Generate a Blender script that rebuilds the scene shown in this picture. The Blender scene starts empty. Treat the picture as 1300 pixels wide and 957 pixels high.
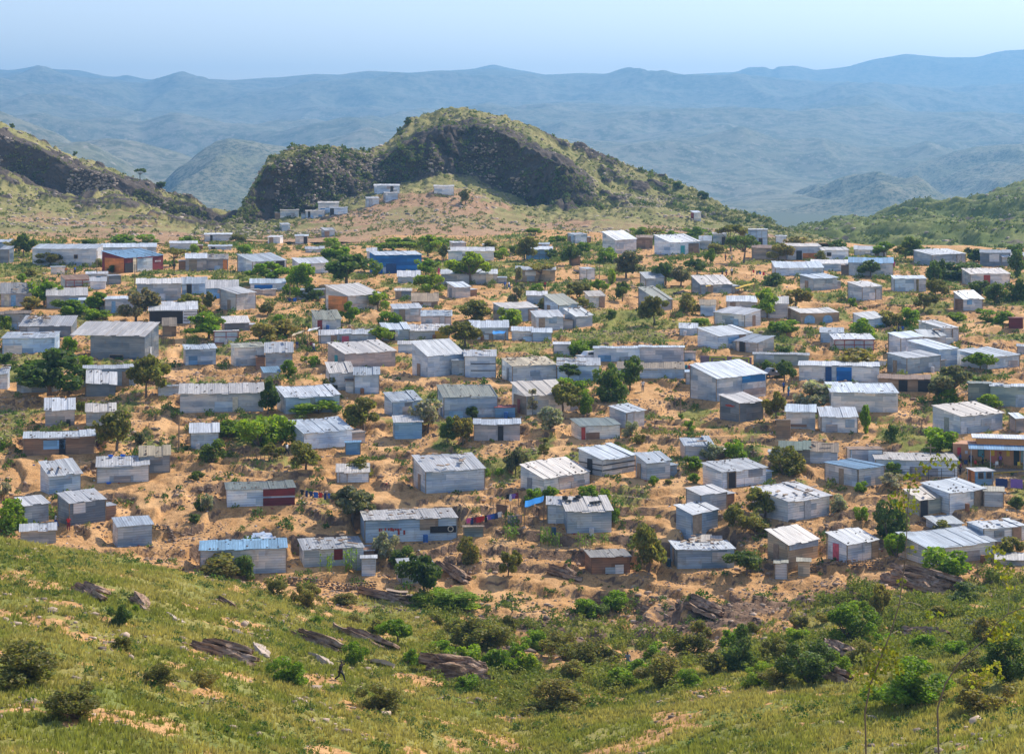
import bpy, bmesh, math, random
import numpy as np
from mathutils import Vector, Matrix, noise as mnoise
random.seed(7); RNG = np.random.default_rng(11)
scene = bpy.context.scene
COL = scene.collection

# ---------------------------------------------------------------- camera, sky, sun, exposure
F, H0, CX = 2426.0, 190.0, 650.0            # focal length, horizon row and centre column of the photograph
cam_d = bpy.data.cameras.new('camera'); cam = bpy.data.objects.new('camera', cam_d); COL.objects.link(cam)
cam.rotation_euler = (math.radians(90), 0, 0)
cam_d.sensor_width = 36; cam_d.lens = 36 * F / 1300; cam_d.shift_y = -(478.5 - H0) / 1300
cam_d.clip_start = 0.5; cam_d.clip_end = 60000
scene.camera = cam
SUN_EL, SUN_AZ = math.radians(43), math.radians(45)     # azimuth measured clockwise from +Y (straight ahead)
world = bpy.data.worlds.new('World'); scene.world = world; world.use_nodes = True
wn = world.node_tree; bg = wn.nodes['Background']
sky = wn.nodes.new('ShaderNodeTexSky'); sky.sky_type = 'NISHITA'; sky.sun_disc = False
sky.sun_elevation = SUN_EL; sky.sun_rotation = SUN_AZ; sky.air_density = 1.0; sky.dust_density = 0.6; sky.ozone_density = 2.0
tnt = wn.nodes.new('ShaderNodeMix'); tnt.data_type = 'RGBA'; tnt.blend_type = 'MULTIPLY'; tnt.inputs[0].default_value = 1; tnt.inputs[7].default_value = (1.13, .96, .96, 1)
wn.links.new(sky.outputs[0], tnt.inputs[6]); wn.links.new(tnt.outputs[2], bg.inputs[0]); bg.inputs[1].default_value = 0.15
sun_d = bpy.data.lights.new('sun', 'SUN'); sun = bpy.data.objects.new('sun', sun_d); COL.objects.link(sun)
sun_d.energy = 4.1; sun_d.angle = math.radians(0.5); sun_d.color = (1.0, 0.93, 0.82)
sdir = Vector((math.sin(SUN_AZ) * math.cos(SUN_EL), math.cos(SUN_AZ) * math.cos(SUN_EL), math.sin(SUN_EL)))
sun.rotation_euler = sdir.to_track_quat('Z', 'Y').to_euler()
vs = scene.view_settings; vs.view_transform = 'Standard'; vs.look = 'None'; vs.gamma = 1; vs.exposure = 0.48
vs.use_curve_mapping = False
scene.cycles.use_denoising = True
scene.cycles.max_bounces = 4; scene.cycles.diffuse_bounces = 2; scene.cycles.glossy_bounces = 2
scene.cycles.transmission_bounces = 2; scene.cycles.volume_bounces = 0; scene.cycles.transparent_max_bounces = 4
HAZE_DENSITY = 1.5e-4

# ---------------------------------------------------------------- helpers
def tag(o, label=None, cat=None, group=None, kind=None):
    if label: o['label'] = label
    if cat: o['category'] = cat
    if group: o['group'] = group
    if kind: o['kind'] = kind
    return o
def link(name, me, parent=None, mats=()):
    o = bpy.data.objects.new(name, me); COL.objects.link(o)
    if parent is not None: o.parent = parent
    for m in mats: me.materials.append(m)
    return o
def empty(name, loc, rz=0.0):
    o = bpy.data.objects.new(name, None); COL.objects.link(o); o.location = loc; o.rotation_euler = (0, 0, rz)
    o.empty_display_size = 0.3
    return o
def np_mesh(name, verts, faces, cols=None, smooth=False, uvs=None):
    """verts (n,3), faces (m,3|4) arrays; cols (n,) or (n,3) per-vertex attribute 'tint'"""
    me = bpy.data.meshes.new(name); nv, nf, k = len(verts), len(faces), faces.shape[1]
    me.vertices.add(nv); me.vertices.foreach_set('co', np.asarray(verts, np.float32).ravel())
    me.loops.add(nf * k); me.loops.foreach_set('vertex_index', np.asarray(faces, np.int32).ravel())
    me.polygons.add(nf); me.polygons.foreach_set('loop_start', np.arange(0, nf * k, k, dtype=np.int32))
    me.polygons.foreach_set('loop_total', np.full(nf, k, np.int32))
    if smooth: me.polygons.foreach_set('use_smooth', np.ones(nf, bool))
    me.update(calc_edges=True)
    if cols is not None:
        cols = np.asarray(cols, np.float32)
        if cols.ndim == 1: cols = np.stack([cols] * 3, 1)
        a = me.attributes.new('tint', 'FLOAT_COLOR', 'POINT')
        a.data.foreach_set('color', np.concatenate([cols, np.ones((nv, 1), np.float32)], 1).ravel())
    return me
class MB:
    """collects boxes, tubes and quads into one mesh"""
    def __init__(s): s.v = []; s.f = []; s.uv = []; s.mi = []
    def quad(s, pts, uv=None, mi=0):
        i = len(s.v); s.v += [tuple(p) for p in pts]; s.f.append(tuple(range(i, i + len(pts))))
        s.uv.append(uv or [(0, 0)] * len(pts)); s.mi.append(mi)
    def box(s, a, b, mi=0, M=None):
        x0, y0, z0 = a; x1, y1, z1 = b
        c = [Vector(p) for p in ((x0,y0,z0),(x1,y0,z0),(x1,y1,z0),(x0,y1,z0),(x0,y0,z1),(x1,y0,z1),(x1,y1,z1),(x0,y1,z1))]
        if M is not None: c = [M @ p for p in c]
        for q, (ax, ay) in (((0,1,5,4),(0,2)),((1,2,6,5),(1,2)),((2,3,7,6),(0,2)),((3,0,4,7),(1,2)),((4,5,6,7),(0,1)),((3,2,1,0),(0,1))):
            s.quad([c[i] for i in q], [(c[i][ax], c[i][ay]) for i in q], mi)
    def tube(s, pts, rad, n=6, mi=0):
        pts = [Vector(p) for p in pts]; rings = []
        for i, p in enumerate(pts):
            d = (pts[min(i + 1, len(pts) - 1)] - pts[max(i - 1, 0)]).normalized()
            a = d.orthogonal().normalized(); b = d.cross(a); r = rad[i] if isinstance(rad, (list, tuple)) else rad
            k = len(s.v); rings.append(k)
            s.v += [tuple(p + (a * math.cos(6.2832 * j / n) + b * math.sin(6.2832 * j / n)) * r) for j in range(n)]
        for k0, k1 in zip(rings, rings[1:]):
            for j in range(n):
                s.f.append((k0 + j, k0 + (j + 1) % n, k1 + (j + 1) % n, k1 + j)); s.uv.append([(0, 0)] * 4); s.mi.append(mi)
        for k, rev in ((rings[0], True), (rings[-1], False)):
            q = [k + j for j in range(n)]; s.f.append(tuple(q[::-1] if rev else q)); s.uv.append([(0, 0)] * n); s.mi.append(mi)
    def mesh(s, name, mats=(), smooth=False):
        me = bpy.data.meshes.new(name); me.from_pydata(s.v, [], s.f)
        ul = me.uv_layers.new(name='UVMap'); flat = [c for u in s.uv for p in u for c in p]
        ul.data.foreach_set('uv', flat)
        me.polygons.foreach_set('material_index', s.mi)
        if smooth: me.polygons.foreach_set('use_smooth', [True] * len(s.f))
        for m in mats: me.materials.append(m)
        me.update(); return me
    def build(s, name, mats=(), parent=None, smooth=False):
        return link(name, s.mesh(name, mats, smooth), parent)

# value noise, vectorised
def _hash(ix, iy, seed):
    h = (ix * 374761393 + iy * 668265263 + seed * 1442695041) & 0xffffffff
    h = ((h ^ (h >> 13)) * 1274126177) & 0xffffffff
    return ((h ^ (h >> 16)) & 0xffff) / 65535.0
def vnoise(x, y, seed=0):
    xi = np.floor(x).astype(np.int64); yi = np.floor(y).astype(np.int64); fx = x - xi; fy = y - yi
    fx = fx * fx * (3 - 2 * fx); fy = fy * fy * (3 - 2 * fy)
    a = _hash(xi, yi, seed); b = _hash(xi + 1, yi, seed); c = _hash(xi, yi + 1, seed); d = _hash(xi + 1, yi + 1, seed)
    return (a + (b - a) * fx) * (1 - fy) + (c + (d - c) * fx) * fy
def fbm(x, y, o=4, seed=0, gain=0.5):
    s = 0; a = 1; t = 0
    for i in range(o):
        s = s + a * vnoise(x, y, seed + i * 17); t += a; a *= gain; x = x * 2.03 + 11.3; y = y * 2.03 + 5.7
    return s / t
def ridged(x, y, o=4, seed=0):
    s = 0; a = 1; t = 0
    for i in range(o):
        s = s + a * (1 - np.abs(2 * vnoise(x, y, seed + i * 17) - 1)); t += a; a *= .5; x = x * 2.03 + 3.3; y = y * 2.03 + 8.7
    return s / t
def sstep(a, b, x):
    t = np.clip((x - a) / (b - a), 0, 1); return t * t * (3 - 2 * t)

# ---------------------------------------------------------------- materials
MATS = {}
def newmat(name):
    m = bpy.data.materials.new(name); m.use_nodes = True; nt = m.node_tree
    return m, nt, nt.nodes['Principled BSDF']
def N(nt, t, **kw):
    n = nt.nodes.new(t)
    for k, v in kw.items(): setattr(n, k, v)
    return n
def ramp(nt, fac, stops):
    r = N(nt, 'ShaderNodeValToRGB'); e = r.color_ramp.elements
    while len(e) < len(stops): e.new(0.5)
    for el, (p, c) in zip(e, stops): el.position = p; el.color = (*c, 1) if len(c) == 3 else c
    nt.links.new(fac, r.inputs[0]); return r.outputs[0]
def mix(nt, fac, a, b, mode='MIX'):
    n = N(nt, 'ShaderNodeMix', data_type='RGBA', blend_type=mode)
    for sock, v in ((n.inputs[0], fac), (n.inputs[6], a), (n.inputs[7], b)):
        if isinstance(v, (int, float)): sock.default_value = v
        elif isinstance(v, tuple): sock.default_value = (*v, 1)
        else: nt.links.new(v, sock)
    return n.outputs[2]
def noise_tex(nt, vec, scale, detail=4, rough=0.55, vscale=None):
    if vscale:
        mp = N(nt, 'ShaderNodeMapping'); mp.inputs['Scale'].default_value = vscale; nt.links.new(vec, mp.inputs[0]); vec = mp.outputs[0]
    n = N(nt, 'ShaderNodeTexNoise'); n.inputs['Scale'].default_value = scale; n.inputs['Detail'].default_value = detail
    n.inputs['Roughness'].default_value = rough
    nt.links.new(vec, n.inputs['Vector']); return n.outputs[0]
def math_(nt, op, a, b=0.0, clamp=False):
    n = N(nt, 'ShaderNodeMath', operation=op); n.use_clamp = clamp
    for s, v in zip(n.inputs, (a, b)):
        if isinstance(v, (int, float)): s.default_value = v
        else: nt.links.new(v, s)
    return n.outputs[0]

TONES = {
 'silver': (.70,.74,.77), 'white': (.72,.72,.71), 'blue grey': (.46,.56,.65), 'grey': (.46,.48,.49), 'dark grey': (.24,.26,.28),
 'pinkish grey': (.50,.44,.42), 'brown': (.33,.22,.15), 'rusty': (.36,.20,.12), 'tan': (.52,.38,.24), 'cream': (.62,.56,.42),
 'orange': (.66,.24,.06), 'red': (.38,.05,.04), 'maroon': (.22,.03,.035), 'bright blue': (.02,.20,.55), 'pale blue': (.22,.42,.62),
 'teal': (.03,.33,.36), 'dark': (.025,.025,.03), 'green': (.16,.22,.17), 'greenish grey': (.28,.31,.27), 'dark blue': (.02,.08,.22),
 'pink': (.70,.12,.16), 'yellow': (.62,.42,.05), 'wood': (.34,.25,.17), 'pale green': (.30,.52,.42)}
def sheet_mat(tone, roof=False):
    key = ('roof ' if roof else 'wall ') + tone
    if key in MATS: return MATS[key]
    m, nt, b = newmat(key); c = TONES[tone]; metal = tone in ('silver','white','blue grey','grey','pinkish grey','dark grey','greenish grey')
    tc = N(nt, 'ShaderNodeUVMap'); oi = N(nt, 'ShaderNodeObjectInfo')
    if roof: c = tuple(x * .60 for x in c)
    off = N(nt, 'ShaderNodeVectorMath', operation='SCALE'); cmb = N(nt, 'ShaderNodeCombineXYZ')
    nt.links.new(oi.outputs['Random'], cmb.inputs[0]); nt.links.new(oi.outputs['Random'], cmb.inputs[1])
    nt.links.new(cmb.outputs[0], off.inputs[0]); off.inputs['Scale'].default_value = 91.7
    add = N(nt, 'ShaderNodeVectorMath', operation='ADD'); nt.links.new(tc.outputs[0], add.inputs[0]); nt.links.new(off.outputs[0], add.inputs[1])
    v = add.outputs[0]
    br = N(nt, 'ShaderNodeTexBrick'); nt.links.new(v, br.inputs['Vector'])
    hi = tuple(min(.85, x * 1.16) for x in c); lo = tuple(x * .68 for x in c)
    if metal: hi = tuple(min(.85, x) for x in (c[0]*1.25, c[1]*1.25, c[2]*1.25)); lo = (c[0]*.58, c[1]*.66, c[2]*.74) if not roof else (c[0]*.84, c[1]*.85, c[2]*.87)
    br.inputs['Color1'].default_value = (*hi, 1); br.inputs['Color2'].default_value = (*lo, 1)
    br.inputs['Mortar'].default_value = (*[x * (.62 if not roof else .6) for x in c], 1)
    br.inputs['Scale'].default_value = 1.0; br.inputs['Mortar Size'].default_value = .012 if not roof else .022
    br.inputs['Mortar Smooth'].default_value = .5
    br.inputs['Brick Width'].default_value = 2.9 if not roof else .85; br.inputs['Row Height'].default_value = .74 if not roof else 9.0
    br.offset = .37; br.offset_frequency = 2
    col = br.outputs['Color']
    streak = noise_tex(nt, v, 1.0, 4, .6, (.45, 9, 1) if not roof else (7, .5, 1))
    col = mix(nt, .6 if not roof else .6, col, ramp(nt, streak, [(.3, (.55,.56,.60)), (.5, (.95,.95,.95)), (.7, (1.3,1.3,1.28))]), 'MULTIPLY')
    if not roof: col = mix(nt, .7, col, ramp(nt, noise_tex(nt, v, 1.0, 3, .5, (.35, .8, 1)), [(.36, (.60,.72,.88)), (.5, (1,1,1)), (.64, (1.25,1.12,1.0))]), 'MULTIPLY')
    if metal or tone in ('rusty', 'brown'):
        r = noise_tex(nt, v, .9 if not roof else .7, 5, .65)
        msk = ramp(nt, r, [(.56, (0, 0, 0)), (.72, (.75, .75, .75) if tone in ('rusty', 'brown', 'grey') else (.42, .42, .42))])
        col = mix(nt, msk, col, (.26, .15, .09))
    sx = N(nt, 'ShaderNodeSeparateXYZ'); nt.links.new(tc.outputs[0], sx.inputs[0])
    wv_ = math_(nt, 'SINE', math_(nt, 'MULTIPLY', sx.outputs[0 if roof else 1], 19.0 if roof else 22.0))  # light and shade of the corrugation ribs, painted into the colour
    cg = math_(nt, 'ADD', math_(nt, 'MULTIPLY', wv_, .13 if roof else .10), 1.0); cc = N(nt, 'ShaderNodeCombineColor'); [nt.links.new(cg, cc.inputs[i]) for i in range(3)]
    col = mix(nt, 1.0, col, cc.outputs[0], 'MULTIPLY')
    bri = math_(nt, 'ADD', math_(nt, 'MULTIPLY', oi.outputs['Random'], .46), .78)
    gm = N(nt, 'ShaderNodeCombineColor'); [nt.links.new(bri, gm.inputs[i]) for i in range(3)]
    col = mix(nt, 1.0, col, gm.outputs[0], 'MULTIPLY')
    r2 = math_(nt, 'FRACT', math_(nt, 'MULTIPLY', oi.outputs['Random'], 37.7))
    col = mix(nt, 1.0, col, ramp(nt, r2, [(0, (1.12, 1.0, .86)), (.35, (1.0, 1.0, 1.0)), (1, (.88, .98, 1.06))]), 'MULTIPLY')
    nt.links.new(col, b.inputs['Base Color'])
    b.inputs['Roughness'].default_value = (.55 if roof else .42) if metal else .7
    b.inputs['Metallic'].default_value = (.15 if roof else .2) if metal else 0
    bp = N(nt, 'ShaderNodeBump'); bp.inputs['Strength'].default_value = .5; bp.inputs['Distance'].default_value = .05
    nt.links.new(streak, bp.inputs['Height']); nt.links.new(bp.outputs[0], b.inputs['Normal'])
    MATS[key] = m; return m
def plain_mat(name, c, rough=.7, metal=0, var=.25, scale=3.0):
    if name in MATS: return MATS[name]
    m, nt, b = newmat(name); tc = N(nt, 'ShaderNodeTexCoord')
    n = noise_tex(nt, tc.outputs['Object'], scale, 4, .6)
    nt.links.new(ramp(nt, n, [(.3, tuple(x * (1 - var) for x in c)), (.7, tuple(min(1, x * (1 + var)) for x in c))]), b.inputs['Base Color'])
    b.inputs['Roughness'].default_value = rough; b.inputs['Metallic'].default_value = metal
    MATS[name] = m; return m
def tinted(name, trans=0.0, rough=.75, boost=(1, 1, 1), bump=0):
    """material coloured by the mesh's own 'tint' attribute"""
    m, nt, b = newmat(name); a = N(nt, 'ShaderNodeAttribute', attribute_name='tint')
    col = mix(nt, 1.0, a.outputs['Color'], boost, 'MULTIPLY')
    nt.links.new(col, b.inputs['Base Color']); b.inputs['Roughness'].default_value = rough
    b.inputs['Specular IOR Level'].default_value = .25
    if trans:
        t = N(nt, 'ShaderNodeBsdfTranslucent'); nt.links.new(mix(nt, 1.0, col, (1.5, 1.5, .8), 'MULTIPLY'), t.inputs[0])
        ms = N(nt, 'ShaderNodeMixShader'); ms.inputs[0].default_value = trans
        nt.links.new(b.outputs[0], ms.inputs[1]); nt.links.new(t.outputs[0], ms.inputs[2])
        nt.links.new(ms.outputs[0], nt.nodes['Material Output'].inputs[0])
    MATS[name] = m; return m
LEAF = {'G': (.185,.300,.020), 'D': (.100,.160,.036), 'O': (.205,.210,.052), 'P': (.28,.31,.22), 'Y': (.20,.24,.035), 'S': (.17,.18,.095)}
def leaf_mat(code):
    key = 'foliage ' + code
    if key in MATS: return MATS[key]
    m = tinted(key, .45, .6); nt = m.node_tree; c = LEAF[code]
    mu = [n for n in nt.nodes if n.type == 'MIX'][0]
    oi = N(nt, 'ShaderNodeObjectInfo')
    r = ramp(nt, oi.outputs['Random'], [(0, tuple(x * .78 for x in c)), (.5, c), (1, (c[0] * 1.3, c[1] * 1.12, c[2] * 1.2))])
    nt.links.new(r, mu.inputs[7])
    return m

# ---------------------------------------------------------------- terrain
ND = np.array([20, 60, 95, 120, 140, 160, 175, 185, 198, 206, 215.])
TAB = {   # picture column -> rows at which the ground lies at those distances
 -200: [0, 0, 950, 862, 795, 738, 704, 686, 668, 680, 700],
 0:    [0, 0, 957, 868, 800, 746, 714, 696, 680, 694, 703],
 100:  [0, 0, 962, 874, 808, 757, 727, 711, 696, 708, 712],
 250:  [0, 0, 1000, 905, 845, 792, 762, 745, 727, 733, 733],
 430:  [0, 0, 1050, 965, 905, 861, 826, 805, 780, 768, 742],
 650:  [0, 0, 1130, 1035, 965, 905, 865, 838, 805, 780, 745],
 790:  [0, 0, 1090, 1005, 940, 890, 862, 850, 822, 790, 748],
 900:  [0, 0, 1060, 975, 915, 875, 850, 828, 795, 770, 742],
 1100: [0, 0, 1020, 940, 890, 850, 825, 805, 778, 755, 730],
 1300: [0, 0, 965, 895, 855, 820, 797, 782, 760, 745, 722],
 1500: [0, 0, 940, 872, 832, 800, 780, 766, 745, 735, 715]}
FARD = np.array([232, 255, 280, 320, 350, 400, 450, 520, 560, 640, 760, 950, 14000.])
FARZ = np.array([-(y - H0) / F * d for y, d in ((640, 232), (557, 255), (491, 280), (426, 320), (390, 350), (350, 400), (323, 450), (301, 520), (297, 560))] + [-45, -75, -92, -95])
gD = np.concatenate([np.arange(16, 700, 4.), [720, 760, 800, 900, 1000, 1500, 3000, 14000]])
gP = np.arange(-400, 1701, 25.)
cols_ = sorted(TAB); zc = []
for c in cols_:
    r = np.array(TAB[c], float); z = -(r - H0) / F * ND
    z[0] = -8.5; z[1] = z[2] * .70 - 1
    zc.append(np.interp(gD, np.concatenate([ND, FARD]), np.concatenate([z, FARZ])))
zc = np.array(zc)                                              # column, distance
GZ = np.array([np.interp(gP, cols_, zc[:, i]) for i in range(len(gD))])   # distance, column
n4 = len(np.arange(16, 700, 4.))
DEL = np.interp(gP, [-400, 0, 300, 600, 760, 900, 980, 1050, 1150, 1300, 1700], [2, 0, 3, 0, -3, -4, 2, 6, 18, 22, 22])
GZ += -(DEL[None, :]) / F * gD[:, None] * (sstep(430, 500, gD) * sstep(1000, 640, gD))[:, None]
for _ in range(2):
    GZ[1:n4 - 1] = (GZ[:n4 - 2] + 2 * GZ[1:n4 - 1] + GZ[2:n4]) / 4 if _ == 0 else GZ[1:n4 - 1]
    GZ[:, 1:-1] = (GZ[:, :-2] + 2 * GZ[:, 1:-1] + GZ[:, 2:]) / 4
def bil(A, ax, ay, x, y):
    i = np.clip(np.searchsorted(ax, x) - 1, 0, len(ax) - 2); j = np.clip(np.searchsorted(ay, y) - 1, 0, len(ay) - 2)
    u = np.clip((x - ax[i]) / (ax[i + 1] - ax[i]), 0, 1); v = np.clip((y - ay[j]) / (ay[j + 1] - ay[j]), 0, 1)
    return (A[i, j] * (1 - u) + A[i + 1, j] * u) * (1 - v) + (A[i, j + 1] * (1 - u) + A[i + 1, j + 1] * u) * v
def z_smooth(px, D): return bil(GZ, gD, gP, D, px)

# fine grid of the ground sheet
Drow = np.concatenate([np.arange(18, 90, 2.), np.arange(90, 130, .6), np.arange(130, 300, .45), np.arange(300, 450, .8), np.arange(450, 640, 1.6), np.arange(640, 1000, 15), np.geomspace(1000, 10500, 30)])
Pcol = np.concatenate([np.arange(-1500, -260, 40.), np.arange(-260, 1561, 2.3), np.arange(1600, 2801, 40.)])
DD, PP = np.meshgrid(Drow, Pcol, indexing='ij')
XX = (PP - CX) / F * DD
ZZ = z_smooth(PP, DD)
nz = (fbm(XX / 9, DD / 9, 3, 3) - .5) * 1.3 + (fbm(XX / 2.4, DD / 2.4, 4, 5, .62) - .5) * .7
near = sstep(640, 480, DD)
town = sstep(203, 214, DD) * sstep(560, 470, DD)
ZZ = ZZ + nz * near * (1 - .35 * town)
# hand-dug terraces on the slope of the town
q = (ZZ + (fbm(XX / 14, DD / 14, 3, 9) - .5) * 5) / 1.35
st = (np.floor(q) + sstep(.42, .56, q - np.floor(q)) - q) * 1.35
ZZ = ZZ + st * .66 * np.maximum(sstep(208, 218, DD), sstep(188, 194, DD) * sstep(540, 640, PP)) * sstep(450, 340, DD)
ZZ = ZZ + (fbm(XX / 45, DD / 45, 3, 19) - .5) * 7 * sstep(470, 540, DD) * sstep(900, 640, DD)
rough = sstep(.48, .62, fbm(XX / 10, DD / 10, 3, 14)); ZZ = ZZ + (ridged(XX / 1.6, DD / 1.6, 3, 15) - .6) * .55 * rough * sstep(198, 206, DD) * sstep(480, 380, DD)
gul = np.exp(-((DD - 193 - (PP - 780) * .03) / 9) ** 2) * sstep(480, 640, PP)          # stony gully
ZZ = ZZ - gul * ridged(XX / 5, DD / 4, 4, 21) * 1.1 + gul * .5
gband0 = np.exp(-((DD - 200 - (PP - 780) * .012) / 8) ** 2) * sstep(560, 650, PP) * sstep(1200, 1080, PP)
DB = np.interp(PP, [0, 480, 560, 620, 700, 800, 900, 1000, 1100, 1300], [205, 203, 196, 188, 182, 179, 185, 193, 206, 212])
ZZ = ZZ + gband0 * (ridged(XX / 4.2, DD / 3, 4, 79) - .6) * 2.4
VEG = sstep(DB + 3, DB - 3, DD - (fbm(XX / 6, DD / 6, 3, 31) - .5) * 8) * (1 - .8 * sstep(.60, .70, fbm(XX / 4, DD / 4, 4, 33)))
gband = np.exp(-((DD - 197 - (PP - 780) * .02) / 10) ** 2) * sstep(560, 650, PP) * sstep(1240, 1000, PP)
VEG = np.maximum(VEG, sstep(.50, .62, fbm(XX / 11, DD / 11, 4, 41)) * .75 * (DD > 190))
FARW = sstep(1300, 1700, DD)
VEG = np.maximum(VEG, sstep(430, 640, DD + (fbm(XX / 26, DD / 26, 4, 44) - .5) * 300) * .8 * sstep(.3, .5, fbm(XX / 14, DD / 20, 3, 45)))
PATHS = [(1.6, [(800, 366), (700, 367), (660, 373), (630, 386), (600, 396), (560, 393)]), (2.6, [(1320, 396), (1240, 415), (1190, 430), (1130, 455)]), (1.7, [(480, 480), (530, 487), (640, 492), (700, 522), (725, 560), (690, 592)]),
 (1.0, [(815, 500), (850, 522), (880, 546), (930, 567), (980, 562), (1050, 548)]), (1.0, [(205, 560), (208, 520), (215, 470), (228, 430)]), (.9, [(480, 545), (492, 580), (500, 612), (480, 640), (430, 640)]), (1.2, [(110, 648), (200, 645), (215, 628), (262, 632)]),
 (1.0, [(640, 690), (622, 730), (655, 770), (700, 790)]), (1.5, [(300, 402), (380, 396), (440, 402), (520, 402)]), (1.6, [(20, 336), (110, 345), (220, 352), (300, 352)]), (1.5, [(800, 347), (900, 342), (960, 347), (1000, 362), (1030, 402), (1050, 420)]),
 (1.2, [(640, 650), (560, 640), (500, 645)]), (1.4, [(1125, 510), (1150, 530), (1185, 540)]), (1.0, [(860, 600), (868, 650), (840, 690)]), (.9, [(60, 590), (120, 590), (180, 560)]), (1.2, [(750, 590), (820, 618), (870, 612)])]
PATH = np.zeros_like(ZZ)
def lay_paths():
    for wd, pts in PATHS:
        W = []
        for p in pts:
            D, z = hit(*p); W.append(((p[0] - CX) / F * D, D))
        for (ax, ay), (bx, by) in zip(W, W[1:]):
            y0, y1 = min(ay, by) - 6, max(ay, by) + 6; i0, i1 = np.searchsorted(Drow, [y0, y1]); xa, xb = min(ax, bx) - 6, max(ax, bx) + 6
            j0, j1 = np.searchsorted(Pcol, [min(xa / y0, xa / y1) * F + CX, max(xb / y0, xb / y1) * F + CX])
            X = XX[i0:i1, j0:j1]; Y = DD[i0:i1, j0:j1]; L2 = (bx - ax) ** 2 + (by - ay) ** 2
            t = np.clip(((X - ax) * (bx - ax) + (Y - ay) * (by - ay)) / L2, 0, 1); d = np.hypot(X - ax - t * (bx - ax), Y - ay - t * (by - ay)) + (fbm(X / 2, Y / 2, 2, 88) - .5) * 1.2
            PATH[i0:i1, j0:j1] = np.maximum(PATH[i0:i1, j0:j1], sstep(wd * 1.25, wd * .7, d))

# the hills behind the town are sheets of their own, laid out by column: (distance, row) from foot to crest
def hill_sheet(cols, ctrl, back_d, back_z, nT, fine, ext=(0, 0)):
    """cols: control columns; ctrl: list of rows [(D, y) per column]; returns grids X, D, Z, T"""
    px = np.arange(cols[0] - ext[0], cols[-1] + ext[1] + fine, fine)
    Dk = np.array([np.interp(px, cols, [c[0] for c in row]) for row in ctrl]); Yk = np.array([np.interp(px, cols, [c[1] for c in row]) for row in ctrl])
    Zk = -(Yk - H0) / F * Dk
    Dk = np.vstack([Dk, Dk[-1] + back_d * .25, Dk[-1] + back_d]); Zk = np.vstack([Zk, Zk[-1] - (Zk[-1] - back_z) * .12, np.full(len(px), back_z)])
    tk = np.linspace(0, 1, len(Dk)); t = np.concatenate([np.linspace(a, b, n, endpoint=False) for a, b, n in zip(tk, tk[1:], nT)] + [[1.0]])
    def ip(A):
        out = np.array([np.interp(t, tk, A[:, i]) for i in range(A.shape[1])]).T
        for _ in range(3): out[1:-1] = (out[:-2] + 2 * out[1:-1] + out[2:]) / 4
        return out
    Dg, Zg = ip(Dk), ip(Zk); Pg = np.broadcast_to(px, Dg.shape); T = np.broadcast_to(t[:, None], Dg.shape)
    return px, Pg, Dg, Zg, T, tk
KC = [280, 300, 340, 370, 400, 450, 480, 520, 560, 600, 640, 680, 720, 760, 800, 850, 900, 950, 1010, 1060]
Kcrest = [290, 275, 200, 188, 187, 190, 185, 158, 141, 140, 148, 165, 180, 198, 215, 232, 250, 270, 296, 310]
Kbase = [300, 288, 282, 277, 266, 252, 240, 229, 221, 224, 243, 260, 272, 272, 262, 268, 276, 287, 301, 312]
Ktop = [296, 280, 212, 200, 199, 203, 205, 183, 164, 160, 172, 192, 222, 250, 245, 255, 266, 280, 299, 311]
Dbase = [590, 600, 612, 618, 625, 640, 650, 660, 668, 672, 668, 655, 640, 640, 650, 650, 640, 620, 590, 580]
Dtop = [596, 608, 621, 627, 634, 648, 659, 670, 679, 684, 680, 667, 653, 660, 680, 675, 655, 630, 596, 590]
Dtop = [b_ + (t_ - b_) * w_ for b_, t_, w_ in zip(Dbase, Dtop, np.interp(KC, [280, 430, 462, 500, 560, 610, 640, 690, 760], [.55, .55, 1.9, .6, .55, 1.1, .6, .55, 1.0]))]
Dcr = [610, 618, 640, 646, 650, 664, 690, 715, 735, 745, 750, 745, 735, 728, 720, 712, 690, 660, 610, 600]
ctrl = [[(505, 308)] * len(KC), [(505 + (b - 505) * .5, 308 - (308 - y) * .38) for b, y in zip(Dbase, Kbase)], list(zip(Dbase, Kbase)), list(zip(Dtop, Ktop)), list(zip(Dcr, Kcrest))]
kpx, KP, KD, KZ, KT, ktk = hill_sheet(KC, ctrl, 130, -90, (70, 70, 110, 90, 20, 20), 1.7)
KX = (KP - CX) / F * KD
cl = sstep(ktk[2] - .03, ktk[2] + .02, KT) * sstep(ktk[3] + .10, ktk[3], KT) * sstep(295, 330, KP) * sstep(775, 735, KP)
rg = ridged(KX / 17 + KZ / 30, KZ / 9 + KD / 20, 5, 51)
KD = KD + cl * ((rg - .6) * 9 + (ridged(KX / 38, KZ / 60, 3, 59) - .5) * 16 + (ridged(KX / 3.5, KZ / 5, 4, 52) - .5) * 5)
up = sstep(ktk[1], ktk[2], KT)
KZ = KZ + (fbm(KX / 24, KD / 24, 4, 53) - .5) * (1.5 + 5 * up) + (ridged(KX / 6, KD / 6, 4, 55) - .6) * (.5 + 3.0 * up * (1 - .65 * sstep(740, 800, KP))) + (fbm(KX / 1.8, KD / 1.8, 2, 57) - .5) * (.3 + 1.2 * up)
crag = sstep(.62, .70, fbm(KX / 9 + 3, KD / 9, 4, 58)) * up * sstep(640, 720, KP) * sstep(960, 860, KP)
KZ = KZ + crag * 1.7; KX = (KP - CX) / F * KD
K_ROCK = np.clip(cl * 1.3 + crag * .8, 0, 1)
K_VEG = np.clip(.30 + .25 * sstep(.02, .22, KT + (fbm(KX / 14, KD / 14, 3, 62) - .5) * .3) + .45 * up - .9 * sstep(.50, .66, fbm(KX / 16, KD / 22, 3, 60)) * (1 - up), 0, 1)

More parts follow.
